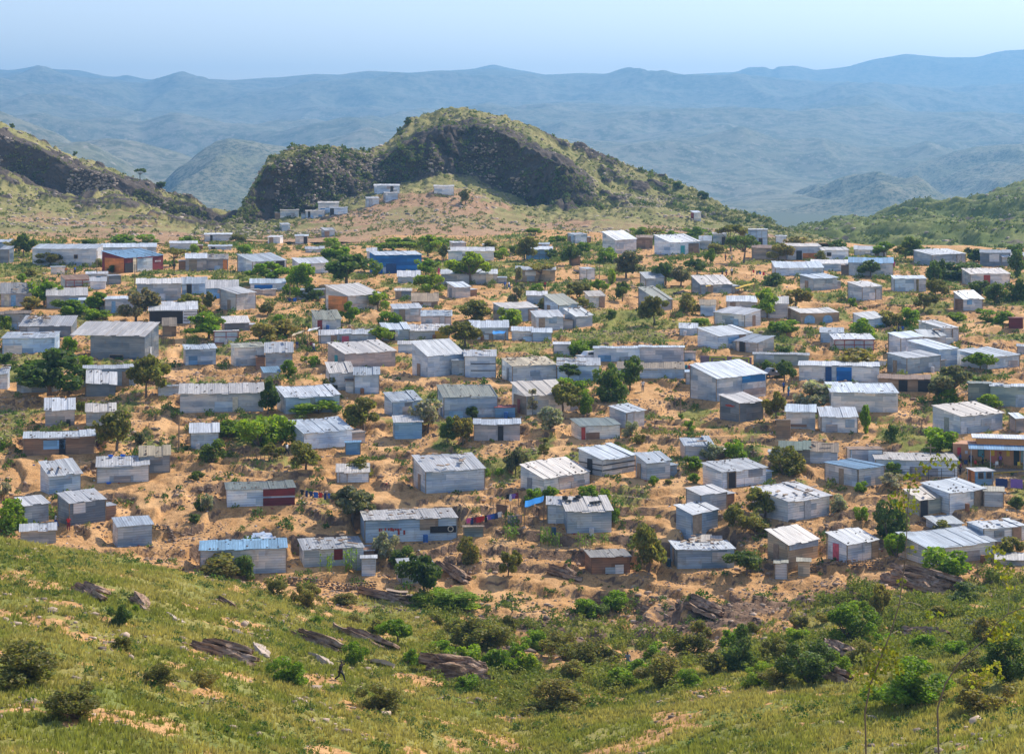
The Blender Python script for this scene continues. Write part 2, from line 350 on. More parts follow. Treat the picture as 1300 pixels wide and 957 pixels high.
LC = [-420, -200, 0, 50, 100, 150, 200, 250, 300, 330]
Lcrest = [118, 120, 157, 180, 200, 215, 240, 262, 280, 292]
Lbase = [235, 240, 216, 236, 254, 243, 262, 281, 290, 298]
Ltop = [150, 150, 168, 190, 214, 228, 248, 268, 284, 294]
ctrl = [[(500, 310)] * 10, [(575, 276), (575, 276), (575, 272), (575, 277), (575, 281), (575, 278), (572, 284), (566, 292), (560, 299), (555, 303)],
        [(650, y) for y in Lbase[:-2]] + [(620, 290), (600, 298)], [(655, y) for y in Ltop[:-2]] + [(628, 284), (606, 294)], list(zip([730, 730, 730, 730, 725, 715, 700, 680, 650, 620], Lcrest))]
lpx, LP, LD, LZ, LT, ltk = hill_sheet(LC, ctrl, 160, -90, (60, 60, 90, 60, 20, 15), 1.9)
LX = (LP - CX) / F * LD
lcl = sstep(ltk[2] - .03, ltk[2] + .02, LT) * sstep(ltk[3] + .12, ltk[3], LT)
LD = LD + lcl * ((ridged(LX / 15 + LZ / 30, LZ / 8, 5, 61) - .6) * 3.5)
lup = sstep(ltk[1], ltk[2], LT)
LZ = LZ + (fbm(LX / 20, LD / 20, 4, 63) - .5) * (1.5 + 5 * lup) + (ridged(LX / 7, LD / 7, 4, 65) - .6) * (.8 + 2.6 * lup)
lcrag = sstep(.58, .68, fbm(LX / 10 + 3, LD / 10, 4, 68)) * sstep(.05, .2, LT) * (1 - lcl)
LZ = LZ + lcrag * 2.0; LX = (LP - CX) / F * LD
L_ROCK = np.clip(lcl * 1.2 + lcrag * .7, 0, 1)

RC = [1000, 1030, 1060, 1100, 1150, 1200, 1250, 1300, 1400, 1560]
Rcrest = [302, 296, 289, 281, 270, 258, 246, 237, 222, 205]
ctrl = [[(520, 330)] * 10, [(590, 312), (590, 312)] + [(600, 311)] * 8, [(700, y * .45 + 311 * .55) for y in Rcrest], [(820, y * .8 + 311 * .2) for y in Rcrest], [(920, y) for y in Rcrest]]
rpx, RP, RD, RZ, RT, rtk = hill_sheet(RC, ctrl, 200, -95, (30, 60, 90, 60, 20, 15), 1.9)
RX = (RP - CX) / F * RD
diag = ridged((RX + RD * .45) / 34, (RD - RX * .3) / 95, 4, 71)
rr = sstep(.03, .2, RT)
RZ = RZ + (diag - .62) * 17 * rr + (ridged(RX / 9, RD / 9, 4, 75) - .6) * 3 * rr
RX = (RP - CX) / F * RD
R_ROCK = sstep(.62, .75, fbm(RX / 12, RD / 16, 4, 78)) * .8 * rr

def far_range(C, crest, D0, y0, D1, seed, amp, fine=2.4, shape=.6, nT=120):
    px = np.arange(C[0], C[-1] + fine, fine); cr = np.interp(px, C, crest)
    for _ in range(3): cr[1:-1] = (cr[:-2] + 2 * cr[1:-1] + cr[2:]) / 4
    t = np.concatenate([np.linspace(0, 1, nT), [1.03, 1.1, 1.3]]); T, Pg = np.meshgrid(t, px, indexing='ij'); CR = np.broadcast_to(cr, T.shape)
    Dg = D0 + (D1 - D0) * T; Yg = y0 + (CR - y0) * np.clip(T, 0, 1) ** shape
    Zg = -(Yg - H0) / F * Dg; Zt = -(CR - H0) / F * D1
    Zg = np.where(T > 1, Zt - (T - 1) / .3 * (Zt + 100), Zg)
    X = (Pg - CX) / F * Dg; s = D1 / 9000
    w = sstep(0, .12, T) * (1 - .86 * sstep(.9, 1.0, T))
    Zg = Zg + ((ridged(X / (900 * s), Dg / (1200 * s), 3, seed) - .6) * amp * 1.25 + (fbm(X / (150 * s), Dg / (200 * s), 3, seed + 5) - .5) * amp * .22) * w
    return X, Dg, Zg, T
def grid_mesh(name, X, Y, Z, att, smooth=True):
    nr, nc = X.shape; v = np.stack([X, Y, Z], -1).reshape(-1, 3)
    i = (np.arange(nr - 1)[:, None] * nc + np.arange(nc - 1)[None, :]).ravel()
    f = np.stack([i, i + 1, i + nc + 1, i + nc], 1)
    return np_mesh(name, v, f, att.reshape(-1, 3), smooth)

# ground look-up: first surface met by the sight line through a picture point
fineD = np.concatenate([np.arange(60, 300, .25), np.arange(300, 760, .5)])
def col_heights(px, pads=False):
    D = fineD
    zm = bil(ZZ, Drow, Pcol, D, np.full(len(D), float(px))) if pads else z_smooth(np.full(len(D), float(px)), D)
    for gp, GDm, GZm in ((kpx, KD, KZ), (lpx, LD, LZ), (rpx, RD, RZ)):
        if gp[0] <= px <= gp[-1]:
            j = int(round((px - gp[0]) / (gp[1] - gp[0]))); j = min(j, GDm.shape[1] - 1)
            dcol = np.maximum.accumulate(GDm[:, j]); zk = np.interp(D, dcol, GZm[:, j], left=-999, right=-999)
            zm = np.maximum(zm, zk)
    return zm
def hit(px, py, pads=False):
    px = float(min(max(px, -250), 1550)); z = col_heights(px, pads); row = H0 - z * F / fineD
    ok = np.nonzero(row <= py)[0]; ok = ok[ok > 0]
    if len(ok) == 0: i = int(np.argmin(row)); return float(fineD[i]), float(z[i])
    i = ok[0]; r0, r1 = row[i - 1], row[i]; u = 0 if r0 == r1 else min(1, max(0, (r0 - py) / (r0 - r1)))
    return float(fineD[i - 1] + (fineD[i] - fineD[i - 1]) * u), float(z[i - 1] + (z[i] - z[i - 1]) * u)
def ground_z(x, D):
    """height of the finished ground at a world point"""
    px = x / D * F + CX; z = float(bil(ZZ, Drow, Pcol, np.array([D]), np.array([px]))[0])
    for gp, GDm, GZm in ((kpx, KD, KZ), (lpx, LD, LZ), (rpx, RD, RZ)):
        if D > 500 and gp[0] <= px <= gp[-1]:
            j = min(int(round((px - gp[0]) / (gp[1] - gp[0]))), GDm.shape[1] - 1)
            z = max(z, float(np.interp(D, np.maximum.accumulate(GDm[:, j]), GZm[:, j], left=-999, right=-999)))
    return z
FOOT = []      # (x, y, half width, half depth, cos, sin, zpad) of everything that stands on a dug pad
def dig_pad(x, y, hw, hd, rz, z):
    global ZZ, VEG
    R = math.hypot(hw, hd) + 3; i0, i1 = np.searchsorted(Drow, [y - R, y + R]); px0 = (x - R) / (y - R) * F + CX; px1 = (x + R) / (y - R) * F + CX
    j0, j1 = np.searchsorted(Pcol, [px0 - 20, px1 + 20])
    if i0 >= i1 or j0 >= j1: return
    X = XX[i0:i1, j0:j1] - x; Y = DD[i0:i1, j0:j1] - y; c, s = math.cos(rz), math.sin(rz)
    u = np.abs(X * c + Y * s) - hw; v = np.abs(-X * s + Y * c) - hd
    d = np.hypot(np.maximum(u, 0), np.maximum(v, 0)); w = sstep(1.7, .6, d)
    ZZ[i0:i1, j0:j1] = ZZ[i0:i1, j0:j1] * (1 - w) + z * w
    VEG[i0:i1, j0:j1] *= 1 - .9 * sstep(3.2, 1.2, d)
    FOOT.append((x, y, hw, hd, c, s, z))
def free_of(x, y, m=.3):
    """mask of points outside every footprint"""
    ok = np.ones(len(x), bool)
    for fx, fy, hw, hd, c, s, _ in FOOT:
        X = x - fx; Y = y - fy
        ok &= ~((np.abs(X * c + Y * s) < hw + m) & (np.abs(-X * s + Y * c) < hd + m))
    return ok

# ---------------------------------------------------------------- the catalogue of buildings
# left x, right x, base row, front wall height, roof height, visible side (+ left, - right), wall tone, roof tone, features, landmark phrase
SH = [
(0,11,334,17,4,-6,'dark grey','grey','','' ),
(0,17,320,13,3,0,'blue grey','silver','',''),
(42,121,338,22,6,-9,'silver','white','win:94:98:.45:.65','the long grey warehouse'),
(159,207,345,19,9,28,'maroon','pale blue','S door:159:169:dark pan:169:173:.0:1:cream pan:174:193:.0:.92:blue grey sidepan:orange sign','the orange-sided shop'),  # dark door slab stands in for the unlit shop opening
(130,198,323,9,5,0,'white','white','',''),
(216,250,318,9,3,0,'white','white','',''),
(65,82,349,10,1,0,'white','white','',''),
(236,262,344,16,6,0,'pinkish grey','white','pan:240:250:0:.9:wood',''),
(2,40,389,17,13,0,'pinkish grey','grey','J door:14:20:pale blue pan:6:12:0:.9:cream',''),
(84,115,364,9,6,6,'white','rusty','trim:red','the white shack with red trim'),
(115,134,367,10,5,0,'silver','white','',''),
(110,136,353,5,3,0,'white','white','',''),
(138,153,361,11,1,4,'dark grey','grey','',''),
(60,110,391,16,10,0,'grey','white','',''),
(101,125,395,14,3,0,'silver','silver','pan:102:125:0:.35:red',''),
(134,186,397,17,4,0,'silver','white','door:142:147:pale blue',''),
(174,230,382,22,7,0,'blue grey','silver','','the long blue-grey hall'),
(231,262,374,14,8,0,'blue grey','white','',''),
(262,302,379,13,10,0,'pale blue','white','',''),
(190,250,411,17,11,0,'white','white','pan:190:232:0:.95:dark stripes','the open-fronted shack with a striped wall'),  # dark panel painted for the shade inside the open front
(207,223,427,14,9,0,'wood','wood','','the small thatched hut'),
(26,89,430,16,13,-8,'dark grey','white','F','the shack with firewood on its roof'),
(4,68,449,20,8,-7,'blue grey','white','J',''),
(0,38,419,20,4,0,'grey','wood','',''),
(116,183,457,31,17,-18,'dark grey','white','over:26 win:140:156:.05:.2','the tall shack with a wide overhanging roof'),
(236,274,463,20,6,3,'blue grey','white','S',''),
(358,368,293,8,2,3,'silver','white','',''),
(340,355,309,8,2,-4,'silver','white','',''),
(375,391,309,9,2,0,'silver','white','',''),
(412,425,301,9,3,4,'white','white','pan:412:418:0:.8:brown',''),
(260,294,306,8,2,0,'white','white','door:267:270:dark',''),
(265,294,318,5,2,0,'silver','silver','',''),
(388,411,321,5,3,0,'white','white','',''),
(321,363,345,14,9,19,'silver','white','door:350:361:dark','the wide white-roofed shack with a dark doorway'),
(260,289,343,14,6,0,'pinkish grey','grey','J door:283:288:orange',''),
(380,418,347,13,7,9,'silver','white','door:389:395:dark','the curved-roof shack with a black door'),
(466,478,331,12,4,0,'silver','white','',''),
(477,535,347,23,5,8,'bright blue','white','door:490:503:dark blue','the bright blue building'),
(318,362,368,8,6,0,'silver','silver','pan:323:346:.0:.8:bright blue',''),
(317,350,376,8,1,0,'pinkish grey','grey','',''),
(375,415,380,12,2,0,'grey','grey','',''),
(300,324,393,21,7,20,'silver','white','','the box-shaped silver shack with a blue-tinted side'),
(442,483,395,21,13,28,'silver','white','sidepan:orange',''),
(402,433,419,14,11,6,'silver','greenish grey','S door:403:409:maroon',''),
(285,316,420,10,8,3,'dark grey','white','',''),
(272,302,436,16,1,0,'white','white','trim:red','the white panel with red bars'),
(298,336,464,23,6,5,'white','cream','J pan:300:331:0:.4:grey','the shack roofed with yellowish planks'),
(337,371,467,20,12,0,'grey','white','J',''),
(405,432,436,11,6,0,'silver','white','',''),
(432,477,436,12,6,0,'grey','white','J pan:434:443:0:.8:pink',''),
(438,502,467,20,14,22,'pinkish grey','white','S sidedoor:teal','the wide shack with a teal door'),
(488,520,432,14,8,5,'blue grey','white','',''),
(506,525,449,12,4,0,'white','white','',''),
(502,522,381,12,3,0,'dark grey','white','',''),
(523,556,391,8,10,0,'wood','tan','',''),
(505,533,360,9,7,0,'grey','white','',''),
(500,535,408,16,6,4,'white','white','L',''),
(535,573,414,13,7,0,'pinkish grey','white','J',''),
(520,570,431,11,8,0,'grey','white','J pan:552:569:0:1:yellow','the shack with a mustard yellow end panel'),
(575,591,318,10,2,4,'silver','white','',''),
(569,627,331,12,5,0,'silver','white','',''),
(613,622,318,7,1,0,'white','white','',''),
(560,631,361,13,6,0,'grey','silver','pan:617:626:0:1:cream',''),
(578,597,378,14,6,10,'silver','white','',''),
(655,705,357,14,5,0,'tan','grey','','the low tan house'),
(668,701,330,13,4,0,'pale blue','white','trim:dark grey','the pale blue shack in a dark frame'),
(680,697,317,7,2,0,'white','white','',''),
(730,745,309,11,2,9,'blue grey','silver','',''),
(781,808,322,18,10,16,'white','white','','the tall white shack above the town'),
(723,736,337,11,1,0,'wood','wood','',''),
(745,755,355,14,2,9,'white','white','',''),
(640,683,408,17,7,14,'blue grey','white','',''),
(681,715,419,17,8,7,'silver','white','',''),
(669,694,386,11,5,0,'blue grey','white','',''),
(709,733,399,13,16,18,'blue grey','greenish grey','',''),
(731,752,415,14,9,14,'silver','white','J',''),
(748,768,391,15,6,6,'silver','white','',''),
(596,645,431,15,9,0,'white','white','L',''),
(650,676,432,12,5,0,'silver','white','',''),
(676,700,434,12,5,0,'blue grey','white','',''),
(703,723,451,14,3,0,'pinkish grey','white','',''),
(543,590,477,27,19,20,'silver','white','','the long white-roofed barn-like shack'),
(590,629,479,27,8,0,'silver','white','stripes J',''),
(651,706,484,20,10,14,'blue grey','cream','S J','the shack with boards scattered over its roof'),
(708,761,483,19,9,0,'blue grey','white','S J',''),
(754,812,459,17,2,0,'white','white','','the long pale wall'),
(812,868,459,18,2,0,'pinkish grey','white','',''),
(808,828,316,14,3,0,'brown','brown','',''),
(851,888,323,16,9,20,'silver','white','S door:864:869:teal pan:874:887:0:.85:brown','the long shack with a teal door and a brown panel'),
(888,903,317,11,6,0,'grey','grey','',''),
(881,890,280,10,2,4,'white','white','sidepan:red','the lone white and red hut on the hillside'),
(905,922,311,14,2,0,'blue grey','grey','',''),
(946,974,313,21,1,0,'blue grey','white','trim:dark grey',''),
(985,998,308,8,1,0,'white','white','',''),
(955,998,329,14,4,0,'pinkish grey','rusty','',''),
(1000,1042,330,17,4,5,'silver','white','door:1011:1018:dark pan:1019:1042:.05:.5:orange','the shack with an orange strip beside a black door'),
(985,1045,350,10,8,5,'silver','white','',''),
(1033,1063,368,15,5,17,'grey','silver','',''),
(820,843,366,13,7,7,'silver','white','',''),
(835,853,394,14,16,24,'grey','greenish grey','S',''),
(890,929,373,12,11,12,'grey','white','S',''),
(966,1000,404,18,9,0,'pinkish grey','silver','',''),
(923,960,393,10,7,0,'silver','white','',''),
(889,908,401,14,6,0,'blue grey','tan','',''),
(907,945,413,15,7,-20,'white','white','','the bright white corner-on shack'),
(863,885,426,9,6,0,'silver','white','S',''),
(912,955,441,16,10,26,'silver','white','',''),
(935,962,447,14,8,-20,'silver','white','',''),
(1017,1064,410,13,6,13,'tan','silver','arch:1021:1035 arch:1044:1057','the tan house with arched openings'),
(1042,1070,435,13,6,0,'blue grey','white','S',''),
(957,1026,464,14,2,0,'greenish grey','grey','','the long greenish grey wall'),
(1044,1077,332,14,4,4,'white','white','win:1050:1055:.5:.8',''),
(1085,1125,326,9,5,0,'silver','white','',''),
(1030,1077,344,9,5,0,'silver','white','',''),
(1078,1133,350,16,7,0,'silver','pale blue','',''),
(1184,1225,336,13,6,23,'grey','white','S',''),
(1245,1282,338,17,4,0,'dark grey','dark grey','',''),
(1283,1300,338,12,5,0,'wood','grey','J',''),
(1136,1175,370,16,4,4,'blue grey','white','pan:1160:1175:0:1:white pan:1163:1166:0:1:yellow',''),
(1095,1119,381,17,6,18,'white','white','S',''),
(1233,1281,362,14,7,11,'silver','white','S door:1249:1257:red','the shack with a brick-red door'),
(1223,1247,394,15,9,11,'silver','white','S sidepan:brown',''),
(1098,1124,416,12,7,14,'blue grey','grey','',''),
(1060,1109,445,14,7,6,'silver','white','S trim:red','the silver shack edged with thin red lines'),
(1198,1216,434,18,9,31,'silver','white','S',''),
(1173,1200,439,12,8,10,'grey','grey','J',''),
(1144,1172,448,20,6,15,'silver','silver','',''),
(1192,1215,465,22,11,38,'silver','silver','',''),
(1152,1193,473,20,6,24,'grey','silver','',''),
(1254,1293,467,15,9,38,'silver','white','sidepan:white','the shack with a patchy whitewashed side'),
(1281,1298,417,13,1,0,'maroon','maroon','','the small dark red shed'),
(1292,1300,450,10,3,0,'pinkish grey','grey','',''),
(0,9,494,20,8,-3,'white','white','J',''),
(22,64,498,18,1,0,'grey','grey','',''),
(107,172,490,22,5,0,'blue grey','white','',''),
(109,145,503,17,16,0,'dark grey','white','S lean','the crooked leaning shack'),
(58,94,540,20,14,0,'pinkish grey','white','S',''),
(110,146,540,18,10,0,'grey','white','S',''),
(32,119,577,22,9,0,'brown','white','S door:75:83:dark','the long brown-walled shack'),
(63,102,625,23,17,11,'blue grey','white','S J',''),
(124,188,612,21,13,0,'silver','white','S buckets','the shack with two blue basins on its roof'),
(178,215,600,22,12,0,'dark grey','cream','S',''),
(89,133,664,28,13,14,'dark grey','white','S',''),
(201,227,502,12,1,0,'grey','grey','',''),
(229,334,523,24,13,0,'silver','white','S door:295:302:cream','the very long silver shack'),
(242,277,569,21,11,0,'silver','silver','',''),
(336,356,481,8,7,4,'grey','pale blue','','the tiny shed with a light blue roof'),
(419,449,495,23,12,5,'silver','white','S',''),
(450,481,500,25,9,0,'silver','white','S',''),
(363,431,524,21,14,12,'blue grey','white','S redjunk door:394:400:greenish grey','the shack with red rags on its roof'),
(386,447,568,21,16,18,'silver','silver','S',''),
(439,457,577,15,1,0,'pale blue','pale blue','',''),
(428,468,612,13,10,0,'silver','white','S',''),
(289,374,642,22,10,3,'silver','greenish grey','S pan:334:374:.55:.98:maroon pan:334:374:0:.45:maroon','the half silver and half dark red shack'),
(498,534,527,19,11,10,'blue grey','white','S',''),
(501,536,557,21,8,2,'pale blue','white','',''),
(564,631,530,26,16,9,'blue grey','greenish grey','S split','the big double shack with a mossy stone-weighted roof'),
(629,654,530,13,3,0,'pale blue','red','',''),
(602,660,559,20,7,0,'pinkish grey','silver','door:632:639:dark','the pinkish shack with a tall black doorway'),
(669,724,525,24,17,19,'silver','white','sidepan:wood sidedoor:maroon',''),
(737,787,557,17,9,12,'silver','greenish grey','door:738:743:red pan:744:761:0:.5:rusty','the grey shack with a red door'),
(541,615,624,28,20,17,'silver','white','J sidedoor:brown','the big shack with broken planks on its roof'),
(691,748,620,17,18,30,'silver','white','S','the shack with a stone-dotted sloping roof'),
(765,806,601,21,14,30,'white','white','stripes sidedoor:dark','the white shack with black stripes'),
(821,851,608,22,11,14,'silver','silver','S',''),
(795,818,542,20,8,21,'silver','white','S',''),
(910,972,506,29,17,33,'silver','silver','pan:942:971:.68:.98:bright blue pan:943:971:.1:.4:pinkish grey','the large silver hall with a blue panel'),
(871,890,488,16,1,0,'silver','silver','',''),
(784,868,480,12,9,0,'blue grey','tan','S',''),
(939,968,534,24,10,24,'dark grey','white','graf',''),
(998,1035,544,22,9,0,'white','silver','pan:1003:1024:.1:.25:rusty',''),
(1043,1088,549,20,12,4,'silver','silver','',''),
(986,1003,557,24,1,0,'wood','wood','','the broken wooden outhouse'),
(870,905,583,18,10,6,'pinkish grey','silver','J',''),
(918,972,617,21,11,26,'silver','white','S',''),
(990,1028,587,17,10,0,'dark grey','green','',''),
(1028,1063,588,15,10,0,'white','wood','J',''),
(1001,1053,658,26,17,45,'silver','white','S J door:1021:1029:grey','the shack with a rubble-covered roof'),
(890,922,648,22,8,18,'silver','white','',''),
(878,911,672,23,10,20,'blue grey','white','S',''),
(1015,1115,484,19,6,0,'silver','white','pan:1048:1056:0:.95:dark blue pan:1062:1081:0:.95:bright blue pan:1056:1061:0:1:white','the long shack with two blue doors'),
(1116,1180,497,16,6,0,'wood','rusty','pan:1141:1152:0:.9:dark pan:1165:1180:0:.9:dark','the shabby open-fronted wooden row'),  # dark panels stand in for the shade in the row's openings
(1056,1139,523,25,13,8,'silver','white','S split','the large bulging silver shack'),
(1229,1257,511,24,2,0,'greenish grey','greenish grey','',''),
(1258,1300,516,26,3,0,'greenish grey','white','pan:1289:1300:0:.6:blue grey J',''),
(1221,1272,548,22,13,35,'silver','white','S sidedoor:greenish grey',''),
(1290,1300,549,18,6,8,'pinkish grey','white','',''),
(1080,1120,587,16,2,5,'white','brown','pan:1082:1102:0:1:pinkish grey',''),
(1113,1214,604,20,10,6,'silver','white','S','the long low shack behind a wire fence'),
(1090,1122,616,23,8,42,'silver','pale blue','sidepan:white sidedoor:wood','the white-sided shack with a blue-edged roof'),
(1239,1261,616,18,4,10,'pale blue','white','sidepan:orange win:1242:1248:.5:.9 win:1252:1258:.5:.9','the little pale blue kiosk'),
(1206,1250,645,22,12,35,'silver','white','S',''),
(1250,1273,643,19,6,0,'silver','cream','',''),
(1167,1194,652,20,12,18,'cream','white','J',''),
(1190,1221,672,7,9,14,'silver','white','',''),
(1250,1300,687,18,8,20,'silver','white','S J',''),
(1179,1263,713,22,18,38,'silver','silver','','the broad silver shack beside the rock ledge'),
(1076,1114,711,23,14,25,'silver','white','S sidedoor:pink pan:1106:1114:0:1:tan','the shack with a pink side door'),
(1265,1300,717,7,9,0,'silver','white','',''),
(31,61,663,23,10,10,'silver','white','',''),
(27,70,690,17,9,0,'blue grey','white','S',''),
(150,193,693,26,11,6,'blue grey','silver','','the lone blue-grey cube shack'),
(255,363,728,31,13,0,'silver','pale blue','S','the long shack with a light blue roof'),
(386,461,718,22,14,7,'silver','white','S J pan:424:435:.35:.95:maroon',''),
(464,580,687,28,13,7,'blue grey','white','S J graf pan:546:579:.35:.65:dark pan:533:556:.5:1:wood','the long patched shack with red scrawls'),
(459,477,731,23,1,0,'white','white','','the ragged white latrine'),
(510,551,740,20,11,6,'pinkish grey','white','S',''),
(720,777,676,28,18,8,'silver','white','tyres','the shack with tyres on its roof'),
(695,718,664,24,10,0,'silver','white','S',''),
(751,800,728,21,9,8,'rusty','grey','S','the small rusty hut'),
(860,932,721,24,11,10,'blue grey','white','S J',''),
(878,915,694,6,8,0,'silver','white','J',''),
(1000,1038,711,24,16,25,'tan','white','pan:1002:1038:.65:1:silver',''),
(984,999,735,20,2,0,'white','cream','sidepan:orange','the cloth-walled latrine'),
(1013,1028,731,18,1,0,'cream','cream','',''),
(589,613,681,12,1,0,'greenish grey','wood','',''),
(356,379,275,8,1,0,'silver','white','',''),
(388,412,277,9,1,0,'silver','white','door:391:394:dark',''),
(404,430,270,12,2,0,'silver','white','',''),
(419,441,273,9,1,0,'silver','silver','door:419:424:dark',''),
(466,481,261,9,2,2,'white','white','',''),
(489,505,254,9,1,2,'silver','white','',''),
(475,507,244,8,2,0,'silver','white','',''),
(551,576,247,10,2,0,'white','white','','the lone white hut high on the knoll'),
]
# ---------------------------------------------------------------- trees and shrubs: centre x, base row, width, height, colour, form (t tree, b bush, a flat acacia, s slender, m maize)
TR = [l.split() for l in '''30 326 24 30 D t;64 338 28 20 O t;130 340 18 14 O b;143 345 12 10 D b;222 338 28 24 O a;170 312 50 18 G b;245 322 12 14 G b;57 386 38 36 G t;27 359 16 12 G b
126 392 30 26 G t;84 402 46 24 G b;122 406 30 14 G b;40 394 32 18 O b;172 408 42 48 S t;247 402 34 30 O t;6 416 16 22 G b;86 448 20 24 G b;8 470 24 28 D b;265 430 48 34 G t;38 352 20 12 O b
62 502 88 64 D t;107 470 20 24 G b;186 503 44 62 O t;148 575 52 60 O t;176 563 16 18 S b;3 568 10 12 G b;5 632 18 28 P t;250 611 20 14 D b;104 527 12 22 Y t
340 523 24 44 D t;330 568 52 46 G b;358 560 42 42 G b;295 552 44 26 G b;405 525 62 20 G b;462 546 46 50 O t;344 585 26 24 O t;388 598 40 38 O t;272 588 32 36 D b;418 494 18 20 O b;366 478 18 26 G b;455 600 44 30 O b;448 655 58 52 S t;386 459 9 9 G b;398 466 18 14 G b
543 547 40 50 P t;568 565 22 36 D t;588 562 30 44 O t;655 596 28 40 S t;691 584 16 28 O s;698 548 36 32 P b;676 524 14 34 P s;715 526 40 46 O t;745 530 22 32 G b;724 504 38 30 G b;722 480 30 24 D t;772 512 42 48 D b;777 480 16 24 D b;617 603 10 14 G b;634 604 12 12 G b;719 586 14 10 G b
675 638 26 22 G b;701 635 24 18 G b;745 634 28 20 G b;768 642 18 26 G b;780 650 12 18 G b;800 500 34 44 D t;783 512 14 32 G b;985 536 28 42 O t;800 554 18 24 P b;813 563 16 16 O b;865 533 8 9 G b;876 547 14 16 G b;936 582 28 32 G b;903 584 30 26 P b;878 598 26 22 G b;830 618 14 14 G b;847 616 10 8 O b;881 618 16 14 G b;995 600 48 42 O b;996 484 26 32 D t;1030 512 50 36 P b;974 467 16 13 G b
1080 468 72 32 O b;1207 508 56 50 S t;1202 510 30 26 G b;1256 520 28 22 G b;1193 574 42 34 G b;1098 548 18 40 G b;1132 563 18 26 D b;1130 603 24 22 G b;1133 622 28 22 P b;1094 627 18 16 G b;1244 470 38 26 G t;1245 484 30 10 G b
15 670 40 46 G b;254 650 14 18 D b;246 668 16 14 D b;264 652 16 26 P b;490 706 30 38 P b;512 714 30 30 D b;416 729 16 24 G m;447 726 24 30 G m;280 732 60 34 O b;308 735 26 38 D b;345 754 36 28 O b;391 770 38 34 O b;440 767 40 18 O b
592 712 32 40 O b;538 762 42 62 D t;645 730 28 38 O t;648 682 20 18 G m;690 690 20 24 G m;705 694 14 20 G m;742 692 20 18 G m;768 690 14 16 G m;565 772 70 22 G b;750 780 36 26 D b;786 770 30 24 G b;824 724 44 64 O t;971 654 40 38 O t;932 668 28 32 O b;958 680 40 28 O b;948 734 42 36 D t;782 652 10 18 G b
1128 684 46 56 D b;1065 648 24 26 P b;1092 662 20 20 G b;1138 710 30 38 G b;1197 735 56 46 G b;1284 702 36 28 O b;1291 646 20 18 D b;1196 662 28 18 O b;340 361 46 28 G t;378 367 34 32 G t;440 363 54 44 D t;436 338 38 28 G t;499 320 42 16 G t;308 322 20 14 G b;364 378 13 20 G t;376 379 12 18 G t;396 383 24 22 D t
480 394 28 28 G t;444 411 20 26 G t;492 413 30 22 G b;354 410 18 14 G b;362 426 36 22 O b;330 434 36 26 O b;264 393 16 28 O t;483 435 30 24 G t;479 351 12 18 G b;543 326 30 28 G t;563 330 14 24 O t;541 351 28 26 G t;542 373 34 30 G t;597 361 46 42 G t;638 329 18 16 G b;666 332 28 30 O t;680 303 18 10 G t;707 310 20 12 G t;725 337 24 30 D t
770 334 26 22 G b;685 357 40 24 O a;656 398 22 52 S s;682 371 16 14 G b;736 380 26 24 O t;690 396 18 20 O b;738 393 18 14 O b;603 408 44 28 O b;590 440 46 40 O t;645 416 32 28 G b;743 451 44 28 G b;775 407 14 14 D b;777 361 10 22 G b;795 353 36 34 S t;813 300 24 12 G b;850 300 20 9 G b;880 300 26 14 G b;928 320 32 36 O a;944 333 34 36 D a;988 331 28 26 O t
906 322 22 14 O b;902 336 14 22 G t;885 349 24 24 D t;845 363 26 32 D t;864 365 28 30 S t;980 363 28 18 D b;1010 394 30 28 O t;974 402 28 36 G t;790 382 20 26 D t;831 413 32 38 O t;875 398 26 26 O b;998 424 38 17 G b;980 423 10 15 G b;992 449 24 18 D b;888 413 24 11 G b;1105 351 26 24 D t;1085 335 10 12 G t;1163 332 28 30 D t;1215 354 60 24 D b;1190 360 24 36 D b
1188 379 28 28 O t;1213 404 24 12 G b;1173 394 26 24 O t;1152 414 24 26 G b;1130 413 28 22 O b;1094 432 40 30 G b;1083 393 12 14 G b;1265 387 30 26 D b;1290 384 30 30 D b;1245 374 26 22 D b;1290 352 24 36 D b;1265 410 36 18 G b;1244 398 10 8 G b;178 224 13 15 D a;205 232 12 8 D b;95 190 6 6 D b;15 162 6 6 D b;518 159 8 10 D t;862 239 14 10 D b;891 252 14 11 D b;591 260 14 22 O t
20 872 110 62 O b;152 790 28 32 D b;155 824 28 22 O b;202 872 44 32 O b;172 772 10 12 G b;452 846 36 38 G b;505 818 40 38 G t;450 788 22 14 O b;590 848 34 30 G b;610 822 66 50 O b;632 856 34 36 G b;527 846 22 22 G b;555 796 12 14 O b;362 870 54 40 G b;682 822 36 34 G b;668 852 34 32 G b;745 852 60 42 O b;716 838 44 36 O b;790 872 34 22 G b;870 838 56 46 O b;845 872 60 42 O b
940 848 52 56 D b;966 870 40 30 G b;890 808 22 28 O b;740 784 26 26 G b;1080 812 62 50 G b;1118 786 22 40 O b;1175 828 30 26 G b;1030 868 66 56 D b;985 872 40 26 O b;1226 764 60 32 D b;1255 818 34 38 O b;1282 872 60 60 D b;1238 866 50 34 O b;1240 905 80 50 O b;1150 900 90 60 G b;480 905 60 40 O b;700 900 70 40 O b;100 915 80 50 O b'''.replace('\n', ';').split(';')]
TR += [l.split() for l in '240 311 24 14 G b;300 308 20 12 O b;560 314 22 14 G b;622 320 18 14 O t;655 323 16 12 D b;830 306 26 16 O a;1012 316 26 20 O t;1062 322 22 18 D t;1122 326 26 20 G t;1150 328 26 22 O t;1236 332 26 20 D b;1266 334 24 20 O b;1294 330 26 22 D b;742 320 20 14 G b;912 308 26 16 G b;1042 334 20 16 O b;1180 330 22 18 D b;20 322 24 18 O t;110 316 24 14 D b;420 312 22 14 G b;520 318 20 16 D t;1080 340 20 16 G b;700 330 18 16 D t;760 372 22 18 G t;340 400 22 18 O t;560 460 24 20 O b;600 520 20 16 D b'.split(';')]
